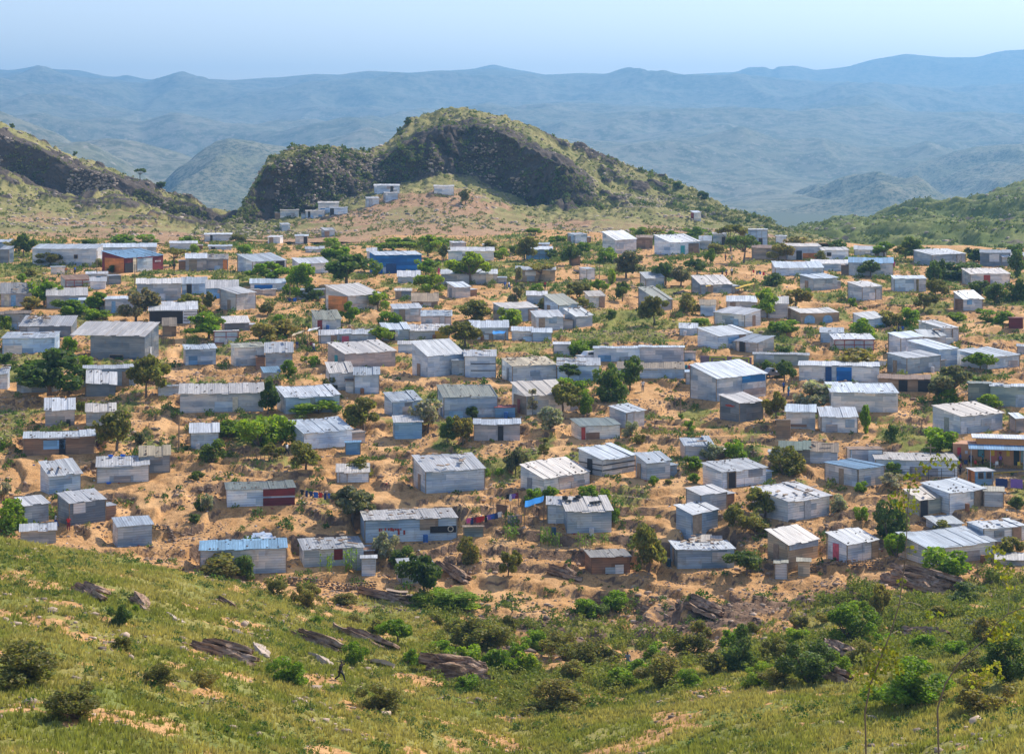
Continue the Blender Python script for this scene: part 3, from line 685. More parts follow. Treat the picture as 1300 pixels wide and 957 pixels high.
TR += [l.split() for l in '480 804 26 22 O b;562 834 24 20 G b;577 804 20 16 O b;640 804 26 20 O b;656 834 22 18 G b;700 816 28 22 O b;726 866 34 26 O b;772 850 30 26 O b;815 860 28 22 G b;832 830 26 22 G b;906 856 34 28 O b;926 820 26 22 G b;950 804 22 18 O b;986 840 36 30 O b;1012 820 26 24 G b;1016 794 22 18 O b;1050 792 24 18 O b;1100 844 40 34 O b;1118 820 26 24 G b;1160 856 34 26 O b;1190 786 22 16 O b;1216 834 30 24 G b;1090 780 24 20 G b;590 876 30 22 G b;870 872 36 24 G b;1060 856 36 30 G b;260 874 40 26 O b;60 800 20 14 O b;400 790 18 12 G b'.split(';')]
TR = [(float(a), float(b), float(c), float(d), e, f) for a, b, c, d, e, f in TR]

# ---------------------------------------------------------------- place the buildings, dig their pads, then lay the ground
def scale_at(D): return F / D
PL = []
lay_paths()
for e in SH:
    xL, xR, yb, h, r, s, tone, rt, feat, lm = e
    cx = (xL + xR) / 2; D, z = hit(cx, yb); k = scale_at(D); wv = (xR - xL) / k
    al = math.atan((cx - CX) / F)
    flat = F * abs(z) / D ** 2
    D0 = min(6.0, max(2.6, .75 * wv))
    if abs(s) >= 2:
        sn = min(.72, abs(s) / k / D0)
        if abs(s) > 25: sn = min(.80, max(sn, .6))
        dep = abs(s) / k / sn; th = math.asin(sn) * (1 if s > 0 else -1)
    else:
        th = 0.0; dep = max(2.3, min(D0, r / max(flat, .3))) if h > 4 else 2.2
    if r <= 3 and abs(s) < 2 and tone in ('wood', 'greenish grey') or lm in ('the long pale wall', 'the long greenish grey wall'): dep = 1.2
    dep = min(dep, 9.0); w = wv / math.cos(th); hf = h / k
    rf = dep * math.cos(th) * flat
    hb = hf + (r - rf) / k; hb = min(max(hb, hf * .92), hf + .42 * dep)
    rz = th - al
    # middle of the front wall -> middle of the footprint
    fx, fy = (cx - CX) / F * D, D
    mx = fx - math.sin(rz) * dep / 2; my = fy + math.cos(rz) * dep / 2
    dig_pad(mx, my, w / 2, dep / 2, rz, z) if D < 505 else FOOT.append((mx, my, w/2, dep/2, math.cos(rz), math.sin(rz), z))
    PL.append(dict(x=mx, y=my, z=z, w=w, d=dep, hf=hf, hb=hb, rz=rz, k=k, D=D, e=e, px=cx, py=yb - h / 2))

# materials of the land
clear = np.ones_like(ZZ)
for fx, fy, hw, hd, c_, s_, _ in FOOT:
    R = math.hypot(hw, hd) + 1; i0, i1 = np.searchsorted(Drow, [fy - R, fy + R])
    if i0 >= i1: continue
    j0, j1 = np.searchsorted(Pcol, [(fx - R) / (fy - R) * F + CX - 5, (fx + R) / (fy - R) * F + CX + 5])
    X = XX[i0:i1, j0:j1] - fx; Y = DD[i0:i1, j0:j1] - fy
    clear[i0:i1, j0:j1] *= ~((np.abs(X * c_ + Y * s_) < hw + .4) & (np.abs(-X * s_ + Y * c_) < hd + .4))
ZZ += clear * (ridged(XX / 1.5, DD / 1.9, 3, 95) - .62) * .30 * (1 - .85 * PATH) * sstep(200, 207, DD) * sstep(420, 330, DD) * (.35 + .65 * sstep(.4, .6, fbm(XX / 7, DD / 7, 3, 96)))
def land_mat(name, soil, soil2, grass, grass2, rock, rock2, speck=.5):
    m, nt, b = newmat(name); tc = N(nt, 'ShaderNodeTexCoord'); v = tc.outputs['Object']
    a = N(nt, 'ShaderNodeAttribute', attribute_name='tint'); sp = N(nt, 'ShaderNodeSeparateColor'); nt.links.new(a.outputs['Color'], sp.inputs[0])
    n1 = noise_tex(nt, v, .11, 5, .6); n2 = noise_tex(nt, v, 1.1, 6, .7); n3 = noise_tex(nt, v, .32, 5, .65); n4 = noise_tex(nt, v, 4.5, 3, .7)
    so = mix(nt, ramp(nt, n3, [(.35, (0,)*3), (.65, (1,)*3)]), soil, soil2)
    so = mix(nt, ramp(nt, noise_tex(nt, v, .55, 6, .75), [(.54, (0,)*3), (.68, (.55,)*3)]), so, tuple(x * .5 for x in soil))
    so = mix(nt, .65, so, ramp(nt, n2, [(.36, (.50, .46, .43)), (.48, (.95, .95, .95)), (.64, (1.22, 1.22, 1.22))]), 'MULTIPLY')
    so = mix(nt, .6, so, ramp(nt, n4, [(.38, (.55, .52, .5)), (.52, (1.05, 1.05, 1.05))]), 'MULTIPLY')
    gr = mix(nt, ramp(nt, n1, [(.42, (0,)*3), (.60, (1,)*3)]), grass, grass2)
    gr = mix(nt, .7, gr, ramp(nt, n2, [(.33, (.5, .55, .5)), (.66, (1.3, 1.25, 1.1))]), 'MULTIPLY')
    vm = math_(nt, 'ADD', sp.outputs[0], math_(nt, 'MULTIPLY', math_(nt, 'SUBTRACT', n2, .5), 1.5))
    col = mix(nt, ramp(nt, vm, [(.38, (0,)*3), (.62, (1,)*3)]), so, gr)
    ro = mix(nt, ramp(nt, n2, [(.35, (0,)*3), (.65, (1,)*3)]), rock, rock2)
    rm = math_(nt, 'ADD', sp.outputs[1], math_(nt, 'MULTIPLY', math_(nt, 'SUBTRACT', n3, .5), 1.1))
    col = mix(nt, math_(nt, 'MULTIPLY', math_(nt, 'MINIMUM', sp.outputs[2], .5), 1.5), col, mix(nt, n2, tuple(x * .95 for x in soil2), tuple(min(1, x * 1.3) for x in soil2)))
    col = mix(nt, math_(nt, 'MULTIPLY', math_(nt, 'SUBTRACT', sp.outputs[2], .5, True), 2.0), col, (.12, .13, .07))
    col = mix(nt, ramp(nt, rm, [(.40, (0,)*3), (.62, (1,)*3)]), col, ro)
    nt.links.new(col, b.inputs['Base Color']); b.inputs['Roughness'].default_value = .95; b.inputs['Specular IOR Level'].default_value = .15
    bp = N(nt, 'ShaderNodeBump'); bp.inputs['Strength'].default_value = .9; bp.inputs['Distance'].default_value = .25
    nt.links.new(math_(nt, 'ADD', n2, math_(nt, 'MULTIPLY', n4, .4)), bp.inputs['Height']); nt.links.new(bp.outputs[0], b.inputs['Normal'])
    return m
land = land_mat('bare earth and grass', (.57, .305, .115), (.67, .395, .175), (.32, .28, .085), (.20, .225, .05), (.13, .075, .045), (.31, .20, .125))
hillm = land_mat('hill scrub', (.42, .25, .14), (.46, .29, .16), (.33, .285, .12), (.235, .23, .08), (.06, .052, .045), (.14, .105, .08))
# steep banks show raw earth and rock
dzx = np.gradient(ZZ, axis=0) / np.maximum(np.gradient(DD, axis=0), .1)
bank = sstep(.55, 1.3, np.abs(dzx)) * (DD > 200) * (DD < 560)
gullyrock = gul / max(gul.max(), 1e-6) * .55
VEG *= 1 - .95 * PATH
ATT = np.stack([VEG * (1 - .6 * bank), np.clip(bank * .95 + gullyrock * sstep(.4, .6, fbm(XX / 3, DD / 3, 3, 91)) + 1.0 * gband0 * sstep(.42, .56, fbm(XX / 3.5, DD / 3.5, 4, 92)), 0, 1), np.where(DD > 900, .5 + .5 * FARW, PATH * .5)], -1)
tag(link('ground', grid_mesh('ground', XX, DD, ZZ, ATT), mats=[land]), kind='structure')
zero = lambda A: np.zeros_like(A)
tag(link('hill', grid_mesh('knoll', KX, KD, KZ, np.stack([K_VEG, K_ROCK, zero(KX)], -1)), mats=[hillm]), kind='structure')
tag(link('hill', grid_mesh('hill', LX, LD, LZ, np.stack([np.clip(.28 + .55 * sstep(.02, .25, LT + (fbm(LX / 14, LD / 14, 3, 64) - .5) * .3), 0, 1), L_ROCK, zero(LX)], -1)), mats=[hillm]), kind='structure')
greenhill = land_mat('green hill scrub', (.40, .30, .16), (.40, .30, .18), (.22, .235, .07), (.14, .18, .045), (.10, .085, .06), (.20, .16, .12))
tag(link('hill', grid_mesh('hill', RX, RD, RZ, np.stack([np.full_like(RX, .85), R_ROCK, zero(RX)], -1)), mats=[greenhill]), kind='structure')
# distant land: bushy plain and ranges
def far_mat(name, a, b_, c, s):
    m, nt, b = newmat(name); tc = N(nt, 'ShaderNodeTexCoord'); v = tc.outputs['Object']
    n1 = noise_tex(nt, v, .0016 * s, 5, .6); n2 = noise_tex(nt, v, .022 * s, 6, .8)
    col = mix(nt, ramp(nt, n1, [(.4, (0,)*3), (.6, (1,)*3)]), a, b_)
    col = mix(nt, ramp(nt, n2, [(.47, (0,)*3), (.55, (1,)*3)]), col, c)
    n3 = noise_tex(nt, v, .07 * s, 3, .8)
    col = mix(nt, ramp(nt, n3, [(.56, (0,)*3), (.63, (.8,)*3)]), col, (.36, .31, .24))
    nt.links.new(col, b.inputs['Base Color']); b.inputs['Roughness'].default_value = 1; b.inputs['Specular IOR Level'].default_value = .1
    bp = N(nt, 'ShaderNodeBump'); bp.inputs['Strength'].default_value = 1; bp.inputs['Distance'].default_value = 3 / s
    nt.links.new(n2, bp.inputs['Height']); nt.links.new(bp.outputs[0], b.inputs['Normal'])
    return m
fm = far_mat('far scrubland', (.20, .20, .12), (.25, .235, .16), (.11, .125, .075), 1)
fm2 = far_mat('middle scrubland', (.20, .195, .105), (.28, .25, .155), (.05, .075, .035), 5)
def add_range(name, *a, mat=fm, **k):
    X, Y, Z, T = far_range(*a, **k); tag(link(name, grid_mesh(name, X, Y, Z, np.stack([T, T, T], -1)), mats=[mat]), kind='structure')
add_range('mountain', [-700, -300, 0, 45, 100, 145, 160, 180, 230, 290, 340, 400, 430, 470, 520, 580, 620, 660, 690, 740, 800, 870, 1000, 1100, 1300, 1700, 2000],
          [88, 95, 94, 92, 100, 101, 104, 108, 100, 103, 100, 95, 97, 92, 95, 92, 89, 92, 97, 96, 96, 100, 104, 106, 112, 104, 110], 2800, 280, 8600, 101, 150, shape=.62, nT=150)
add_range('mountain', [-700, -200, 0, 20, 45, 70, 100, 135, 148, 160, 172, 185, 300, 500, 600, 626, 650, 700, 850, 935, 950, 970, 980, 990, 1010, 1035, 1075, 1110, 1150, 1200, 1240, 1275, 1300, 1500, 2000],
          [95, 92, 91, 90, 85, 89, 89, 96, 97, 94, 97, 100, 104, 96, 88, 82, 88, 97, 96, 92, 86, 86, 92, 85, 84, 90, 85, 75, 69, 73, 73, 65, 63, 70, 90], 7500, 200, 9900, 131, 90, shape=.8, nT=60)
add_range('hill', [150, 200, 225, 260, 290, 320, 360, 420, 520, 640], [296, 262, 232, 203, 186, 182, 186, 204, 240, 285], 2500, 280, 3400, 151, 80, mat=fm2, shape=.75, nT=90, fine=2)
add_range('hill', [960, 1010, 1050, 1100, 1150, 1200, 1235, 1270, 1300, 1400, 1600], [284, 262, 249, 232, 213, 196, 186, 182, 181, 172, 190], 2700, 276, 4000, 171, 105, mat=fm2, shape=.7, nT=90, fine=2)
add_range('hill', [-260, -150, -60, 0, 40, 80, 130, 200], [120, 110, 122, 140, 156, 172, 205, 250], 2200, 262, 3600, 181, 90, mat=fm, shape=.75, nT=60, fine=3)

# haze
hz = MB(); hz.box((-5200, -60, -330), (5200, 12900, 560)); hme = hz.mesh('haze')
hm = bpy.data.materials.new('haze'); hm.use_nodes = True; hn = hm.node_tree; hn.nodes.remove(hn.nodes['Principled BSDF'])
pv = hn.nodes.new('ShaderNodeVolumePrincipled'); pv.inputs['Density'].default_value = HAZE_DENSITY; pv.inputs['Color'].default_value = (.28, .62, 1.0, 1)
pv.inputs['Anisotropy'].default_value = 0.35
hn.links.new(pv.outputs[0], hn.nodes['Material Output'].inputs['Volume']); hme.materials.append(hm)
tag(link('haze', hme), kind='stuff')

# ---------------------------------------------------------------- labels that single out one thing
LM = [(p['px'], p['py'], p['e'][9]) for p in PL if p['e'][9]]
LM += [(924, 457, 'the yellow-green fence'), (640, 650, 'the striped blanket on the line'), (660, 634, 'the blue tarpaulin'), (1193, 556, 'the round bright green tree'),
       (1260, 575, 'the orange house with a veranda'), (62, 470, 'the big dark round tree'), (432, 852, 'the walking person in black'), (580, 850, 'the big layered boulder'),
       (275, 826, 'the long dark slanting rock'), (797, 845, 'the person in blue shorts'), (20, 840, 'the straggly bush in the bottom corner'), (448, 625, 'the wide grey thorn tree'),
       (1140, 745, 'the shaded rock ledge'), (945, 365, 'the yellow tarpaulins')]
USED = set()
ORD = ['', 'second ', 'third ', 'fourth ', 'fifth ', 'sixth ', 'seventh ']
def make_label(look, px, py, own=None):
    c = sorted((l for l in LM if l[2] != own), key=lambda l: (l[0] - px) ** 2 + (2.2 * (l[1] - py)) ** 2)
    def rel(l):
        dx, dy = px - l[0], 2.2 * (py - l[1])
        if abs(dx) > 1.8 * abs(dy): return 'to the right of' if dx > 0 else 'to the left of'
        if abs(dy) > 1.8 * abs(dx): return 'downhill from' if dy > 0 else 'uphill from'
        return ('downhill' if dy > 0 else 'uphill') + (' and right of' if dx > 0 else ' and left of')
    opts = [f'{look} {rel(l)} {l[2]}' for l in c[:3]]
    lw = look.split(); short = lw[-1] if lw[-1] not in ('roof',) else 'shack'
    opts += [f'{look} between {a[2]} and {b[2]}' for a, b in ((c[0], c[1]), (c[0], c[2]))]
    opts += [f'{look} {rel(l)} {l[2]}' for l in c[3:7]]
    for o in opts:
        if o not in USED and len(o.split()) <= 16: USED.add(o); return o
    for w in ('farther ', 'small far ', 'farthest ', 'outlying '):
        for o in opts:
            o = w + o
            if o not in USED and len(o.split()) <= 16: USED.add(o); return o
    o = min(opts, key=lambda t: len(t.split())); o = ' '.join(o.split()[:16]); USED.add(o); return o

# ---------------------------------------------------------------- shacks
def feats(s):
    out = []
    for t in s.split(' '):
        if t: out.append(t)
    res = []
    for t in out:      # tones of two words are written with a space: join them back
        if res and t in ('grey', 'blue', 'green') and res[-1].split(':')[-1] in ('blue', 'dark', 'pale', 'bright', 'pinkish', 'greenish'): res[-1] += ' ' + t
        else: res.append(t)
    return res
STONES = []
for i in range(5):
    bm = bmesh.new(); bmesh.ops.create_icosphere(bm, subdivisions=1, radius=1)
    for v in bm.verts: v.co *= random.uniform(.65, 1.15)
    for v in bm.verts: v.co.z = max(v.co.z * .6, -.35)
    me = bpy.data.meshes.new('roof_stone'); bm.to_mesh(me); bm.free()
    me.materials.append(plain_mat('dark field stone', (.15, .11, .085), .9, var=.4, scale=2)); STONES.append(me)
for i in range(3):
    b = MB(); b.box((-1, -.18, -.04), (1, .18, .06)); STONES.append(b.mesh('roof_plank', [plain_mat('weathered plank', (.34, .24, .16), .85, var=.35)]))
b = MB(); b.box((-1, -.5, -.03), (.9, .5, .03)); b.box((-.3, -.62, .03), (.6, .3, .08)); JUNK = b.mesh('roof_scrap', [plain_mat('scrap board', (.30, .20, .13), .9, var=.5)])
def ring_mesh(name, R, r, mat, n=14, m=6):
    v = []; f = []
    for i in range(n):
        for j in range(m):
            a, c = 6.2832 * i / n, 6.2832 * j / m; v.append(((R + r * math.cos(c)) * math.cos(a), (R + r * math.cos(c)) * math.sin(a), r * math.sin(c)))
            f.append((i * m + j, ((i + 1) % n) * m + j, ((i + 1) % n) * m + (j + 1) % m, i * m + (j + 1) % m))
    me = bpy.data.meshes.new(name); me.from_pydata(v, [], f); me.materials.append(mat); return me
TYRE = ring_mesh('tyre', .28, .10, plain_mat('black rubber', (.03, .03, .03), .8))
SIZES = lambda w, k: ('tiny' if w < 16 else 'small' if w < 30 else 'middle-sized' if w < 56 else 'wide' if w < 80 else 'long')
def build_shack(p):
    xL, xR, yb, h, r, s, tone, rt, feat, lm = p['e']; w, d, hf, hb = p['w'], p['d'], p['hf'], p['hb']; k = p['k']
    ft = feats(feat); wallish = d <= 1.25 and w / d > 2; rs = random.Random(int(xL * 31 + yb))
    name = 'boundary_wall' if wallish else ('outhouse' if w < 1.9 and hf > 1.5 else 'corrugated_shack')
    root = empty(name, (p['x'], p['y'], p['z']), p['rz'])
    if 'lean' in ft: root.rotation_euler = (0, math.radians(5), p['rz'] + .03)
    x0, x1, y0, y1 = -w / 2, w / 2, -d / 2, d / 2; B = -1.0
    j = lambda a=.05: rs.uniform(-a, a)
    # walls: four sheets-clad faces with slightly wandering corners and ragged tops
    b = MB(); cor = [(x0 + j(), y0 + j(), hf + j(.04)), (x1 + j(), y0 + j(), hf + j(.04)), (x1 + j(), y1 + j(), hb + j(.04)), (x0 + j(), y1 + j(), hb + j(.04))]
    bot = [(c[0] + j(.04), c[1] + j(.04)) for c in cor]; u = 0
    for i in range(4):
        a, c = cor[i], cor[(i + 1) % 4]; ba, bc = bot[i], bot[(i + 1) % 4]; L = math.hypot(a[0] - c[0], a[1] - c[1])
        n = max(1, int(L / 2.4)); outx, outy = (c[1] - a[1]) / L, -(c[0] - a[0]) / L
        for q in range(n):                       # overlapping vertical bays, each a little proud or shy of its neighbour
            t0, t1 = q / n, (q + 1) / n; o = rs.uniform(0, .035)
            P0 = [(ba[0] + (bc[0] - ba[0]) * t + outx * o, ba[1] + (bc[1] - ba[1]) * t + outy * o, B) for t in (t0, t1)]
            P1 = [(a[0] + (c[0] - a[0]) * t + outx * o, a[1] + (c[1] - a[1]) * t + outy * o, a[2] + (c[2] - a[2]) * t) for t in (t1, t0)]
            b.quad(P0 + P1, [(u + L * t0, B), (u + L * t1, B), (u + L * t1, P1[0][2]), (u + L * t0, P1[1][2])])
        u += L + 1.3
    wall = b.build('wall', [sheet_mat(tone)], root)
    # roof: overlapping sheets of uneven length, bent to the slope
    ov = .16; ox = 0.0
    for t in ft:
        if t.startswith('over:'): ox = float(t[5:]) / k
    b = MB(); sl = (hb - hf) / d; a0 = x0 - ov - ox; a1 = x1 + ov; n = max(2, int((a1 - a0) / .95)); rise = .05
    split = 'split' in ft; sag_ = rs.uniform(-.2, 1)
    for q in range(n):
        u0 = a0 + (a1 - a0) * q / n - .03; u1 = a0 + (a1 - a0) * (q + 1) / n + .03; f0 = y0 - ov - rs.uniform(-.06, .26); f1 = y1 + ov + rs.uniform(-.05, .22)
        lift = rise + (q % 2) * .022 + rs.uniform(0, .05) - .16 * math.sin(math.pi * (q + .5) / n) * sag_; tw = rs.uniform(-.05, .05)
        if split and q >= n // 2: lift -= .14
        za = hf + sl * (f0 - y0) + lift; zb = hf + sl * (f1 - y0) + lift
        t_ = [(u0, f0, za), (u1, f0, za + tw), (u1, f1, zb), (u0, f1, zb + tw)]; un = [(px_, py_, pz_ - .035) for px_, py_, pz_ in t_]
        uo = q * 1.7
        b.quad(t_, [(u0 + uo, f0), (u1 + uo, f0), (u1 + uo, f1), (u0 + uo, f1)])
        b.quad(un[::-1], [(u0, f0), (u1, f0), (u1, f1), (u0, f1)])
        for i in range(4): b.quad([un[i], un[(i + 1) % 4], t_[(i + 1) % 4], t_[i]], [(0, 0), (.2, 0), (.2, .1), (0, .1)])
    roof = b.build('roof', [sheet_mat(rt, True)], root)
    if not wallish and rs.random() < .5:
        for (cx_, cy_, ct) in ((x0, y0, hf), (x1, y0, hf), (x0, y1, hb)):
            sx = -.05 if cx_ < 0 else .05; sy = -.045 if cy_ < 0 else .045
            b = MB(); b.box((cx_ + sx - .05, cy_ + sy - .04, -.6), (cx_ + sx + .05, cy_ + sy + .04, ct - .03)); b.build('corner_post', [plain_mat('corner post', (.30, .23, .16), .85)], root)
    # front features
    X = lambda px: x0 + (px - xL) / max(1, xR - xL) * w
    def front(nm, ax, bx, f0, f1, tn, dep=.05):
        bb = MB(); bb.box((X(ax), y0 - .05 - dep, hf * f0 - (.3 if f0 == 0 else 0)), (X(bx), y0 - .03, hf * f1)); return bb.build(nm, [sheet_mat(tn) if nm == 'wall_panel' else plain_mat('painted ' + tn, TONES[tn], .6)], root)
    has_door = False
    if not wallish and not lm and w > 3 and tone != 'tan' and rs.random() < .42:      # a lower lean-to built against one end
        sg = -1 if (s <= 0 and rs.random() < .5) or s < 0 else 1; lw, ld, lh = rs.uniform(1.2, 2.0), d * rs.uniform(.5, .8), hf * rs.uniform(.62, .82)
        xa = (x1 + .07 if sg > 0 else x0 - .07 - lw); ya = y0 + rs.uniform(.25, .6); bb = MB()
        bb.box((xa, ya, B), (xa + lw, ya + ld, lh)); ext = bb.build('lean_to', [sheet_mat(rs.choice(['grey', 'blue grey', 'pinkish grey', 'rusty', 'silver', 'brown']))], root)
        bb = MB(); bb.box((xa - .1, ya - .2, lh + .03), (xa + lw + .1, ya + ld + .1, lh + .08), 0, Matrix.Translation((0, 0, ya * .04)) @ Matrix.Rotation(.03, 4, 'X')); o = bb.build('lean_to_roof', [sheet_mat(rs.choice(['white', 'grey', 'rusty', 'silver']), True)], root)
    if not wallish and not lm and w > 2.6 and 'door:' not in feat and 'sidedoor' not in feat and not any(t.startswith(('graf', 'arch', 'sign')) for t in ft) and rs.random() < .25:
        c_ = xL + (xR - xL) * rs.choice([.2, .3, .7, .8]); dw = .42 * k; dt = rs.choice(['dark', 'dark', 'wood', 'grey', 'brown']); tp = min(.92, 2.0 / hf)
        fr = front('door_frame', c_ - dw - .09 * k, c_ + dw + .09 * k, 0, tp + .04, 'wood', .09); dd = front('door', c_ - dw, c_ + dw, 0, tp, dt, .115); dd.parent = fr; has_door = True
    for t in ft:
        q = t.split(':')
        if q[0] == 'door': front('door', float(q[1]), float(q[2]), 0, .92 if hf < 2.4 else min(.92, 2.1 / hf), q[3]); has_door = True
        elif q[0] == 'pan': front('wall_panel', float(q[1]), float(q[2]), float(q[3]), float(q[4]), q[5])
        elif q[0] == 'win':
            fr = front('window', float(q[1]) - .5, float(q[2]) + .5, float(q[3]) - .03, float(q[4]) + .03, 'wood', .06)
            gl = front('pane', float(q[1]), float(q[2]), float(q[3]), float(q[4]), 'dark', .085); gl.parent = fr
        elif q[0] == 'arch':
            bb = MB(); c = X((float(q[1]) + float(q[2])) / 2); ra = (float(q[2]) - float(q[1])) / 2 / k
            pts = [(c - ra, y0 - .09, 0)] + [(c - ra * math.cos(a * math.pi / 10), y0 - .09, hf * .3 + ra * .9 * math.sin(a * math.pi / 10)) for a in range(11)] + [(c + ra, y0 - .09, 0)]
            bb.quad(pts[::-1] if False else pts); bk = [(a_, y0 - .02, z_) for a_, _, z_ in pts]
            for i in range(len(pts) - 1): bb.quad([pts[i], pts[i + 1], bk[i + 1], bk[i]])
            bb.build('arched_door', [plain_mat('painted pale blue', (.42, .56, .66), .6)], root)
        elif q[0] in ('sidepan', 'sidedoor'):
            sx = x0 if s >= 0 else x1; sg = -1 if s >= 0 else 1; bb = MB()
            if q[0] == 'sidedoor': ya, yb_, zt = y0 + d * .42, y0 + d * .42 + .85, min(1.95, hf * .93)
            else: ya, yb_, zt = y0 + .15, y1 - d * .12, hf * .96
            o = .09 if q[0] == 'sidepan' else .12
            bb.box((min(sx, sx + sg * o), ya, -.2), (max(sx, sx + sg * o), yb_, zt))
            bb.build('door' if q[0] == 'sidedoor' else 'wall_panel', [sheet_mat(q[1]) if q[0] == 'sidepan' else plain_mat('painted ' + q[1], TONES[q[1]], .6)], root)
            has_door |= q[0] == 'sidedoor'
        elif q[0] == 'trim':
            bb = MB(); tm = .07
            bb.box((x0 - .02, y0 - .11, hf - .16), (x1 + .02, y0 - .05, hf - .03)); bb.box((x0 - .02, y0 - .11, .02), (x1 + .02, y0 - .05, .14)); bb.box((x0 - .02, y0 - .12, hf * .5), (x1 + .02, y0 - .06, hf * .5 + .08))
            m_ = max(2, int(w / 1.3))
            for i in range(m_ + 1): a = x0 + w * i / m_; bb.box((a - .05, y0 - .13, 0), (a + .05, y0 - .055, hf - .04))
            bb.build('wall_trim', [plain_mat('painted ' + q[1], TONES[q[1]], .6)], root)
        elif q[0] == 'stripes':
            lim = (x0, x1) if tone == 'white' and not lm.startswith('the open') else (x0 + w * .2, x1)
            if lm.startswith('the open'): lim = (X(233), x1)
            bb = MB()
            for fz in ((.30, .62) if not lm.startswith('the open') else (.2, .42, .64, .82)): bb.box((lim[0], y0 - .10, hf * fz), (lim[1], y0 - .04, hf * fz + .13))
            if not lm.startswith('the open'):
                for fz in (.30, .62): bb.box((x0 - .10, y0, hf * fz), (x0 - .04, y1, hf * fz + .13))
            bb.build('dark_gap_strip', [plain_mat('painted dark', TONES['dark'], .6)], root)  # dark strips stand in for the unlit gaps between wall sheets
        elif q[0] == 'sign':      # hand-painted red letters over the shutter and white ones on the red panel, too small to read in the photo
            bb = MB(); rr = random.Random(3); a = X(175)
            while a < X(199): ww = rr.uniform(.14, .26); bb.box((a, y0 - .16, hf * .93), (a + ww, y0 - .12, hf * 1.0)); a += ww + .1
            bb.build('sign_lettering', [plain_mat('painted red', TONES['red'], .6)], root)
            bb = MB(); a = X(196.5)
            while a < X(203): bb.box((a, y0 - .09, hf * .60), (a + .2, y0 - .05, hf * .70)); a += .38
            bb.build('sign_lettering', [plain_mat('painted white', (.7, .7, .7), .6)], root)
        elif q[0] == 'graf':      # scrawled red paint
            bb = MB(); rr = random.Random(int(xL))
            fx0, fx1 = (X(481), X(509)) if xL == 464 else (X(940), X(941))
            if xL == 464:
                a = fx0
                while a < fx1: bb.box((a, y0 - .085, hf * rr.uniform(.48, .54)), (a + rr.uniform(.1, .3), y0 - .05, hf * rr.uniform(.60, .66))); a += rr.uniform(.25, .42)
                for a in (505, 512): bb.box((X(a), y0 - .085, hf * .32), (X(a) + .22, y0 - .05, hf * .52))
            else:
                for i in range(6): ya = y0 + d * (.25 + i * .08); bb.box((x0 - .09, ya, hf * rr.uniform(.72, .78)), (x0 - .05, ya + .25, hf * rr.uniform(.82, .88)))
            bb.build('painted_scrawl', [plain_mat('painted red', TONES['red'], .6)], root)
            if xL == 464: rg_ = ring_mesh('emblem', .30, .055, plain_mat('painted cream', TONES['cream'], .6), 18, 5); ro = link('painted_ring', rg_, root); ro.location = (X(572), y0 - .12, hf * .52); ro.rotation_euler = (math.pi / 2, 0, 0)
    if not has_door and not wallish and abs(s) >= 9 and rs.random() < .55 and w > 2:
        sx = x0 if s > 0 else x1; sg = -1 if s > 0 else 1; ya = y0 + d * rs.uniform(.3, .6); bb = MB()
        bb.box((min(sx, sx + sg * .09), ya, -.2), (max(sx, sx + sg * .09), ya + .8, min(1.85, hf * .9)))
        dt = rs.choice(['dark', 'grey', 'wood', 'brown', 'dark grey']); bb.build('door', [plain_mat('painted ' + dt, TONES[dt], .6)], root)
    if w > 4.2 and not any(t.startswith(('pan', 'win', 'trim', 'sign', 'stripes', 'graf', 'arch')) for t in ft) and rs.random() < .8:
        for i in range(rs.choice([1, 2])):
            pw = rs.uniform(.18, .36) * (xR - xL); pa_ = rs.uniform(xL + 1, xR - pw - 1); f0 = rs.choice([.0, .02, .33, .5]); f1 = min(.96, f0 + rs.uniform(.33, .6))
            o = front('wall_panel', pa_, pa_ + pw, f0, f1, rs.choice(['white', 'blue grey', 'silver', 'pinkish grey', 'grey', 'pale blue']), .03 + i * .02)
    # things that hold the roof down
    def on_roof(me, sc, fx=None, fy=None):
        px_ = x0 + w * (fx if fx is not None else rs.uniform(.04, .96)); py_ = y0 + d * (fy if fy is not None else rs.uniform(.04, .96))
        o = bpy.data.objects.new(me.name.split('.')[0], me); COL.objects.link(o); o.parent = roof
        o.location = (px_, py_, hf + sl * (py_ - y0) + rise + .02 + sc[2] * .35); o.scale = sc; o.rotation_euler = (math.atan(sl), 0, rs.uniform(0, 6.28)); return o
    if 'S' in ft:
        ns = int(min(15, max(4, w * d * .5)))
        for i in range(ns):
            sz = rs.uniform(.10, .21); edge = rs.random() < .55
            on_roof(STONES[rs.randrange(5)], (sz, sz, sz * .8), fy=rs.choice([.05, .93]) if edge else None)
    if 'J' in ft:
        for i in range(int(min(9, max(3, w * d * .28)))):
            sz = rs.uniform(.3, .75)
            if rs.random() < .6: on_roof(STONES[5 + rs.randrange(3)], (sz, rs.uniform(.4, .9), 1))
            else: on_roof(JUNK, (sz * .6, sz * .6, 1))
    if 'F' in ft:
        for i in range(26):
            o = on_roof(STONES[5 + rs.randrange(3)], (rs.uniform(.35, .8), .5, 1.4), rs.uniform(.12, .5), rs.uniform(.3, .75)); o.name = 'firewood'; o.location.z += rs.uniform(0, .28); o.rotation_euler.x += rs.uniform(-.3, .3)
    p['root'], p['roof'], p['on'] = root, roof, on_roof
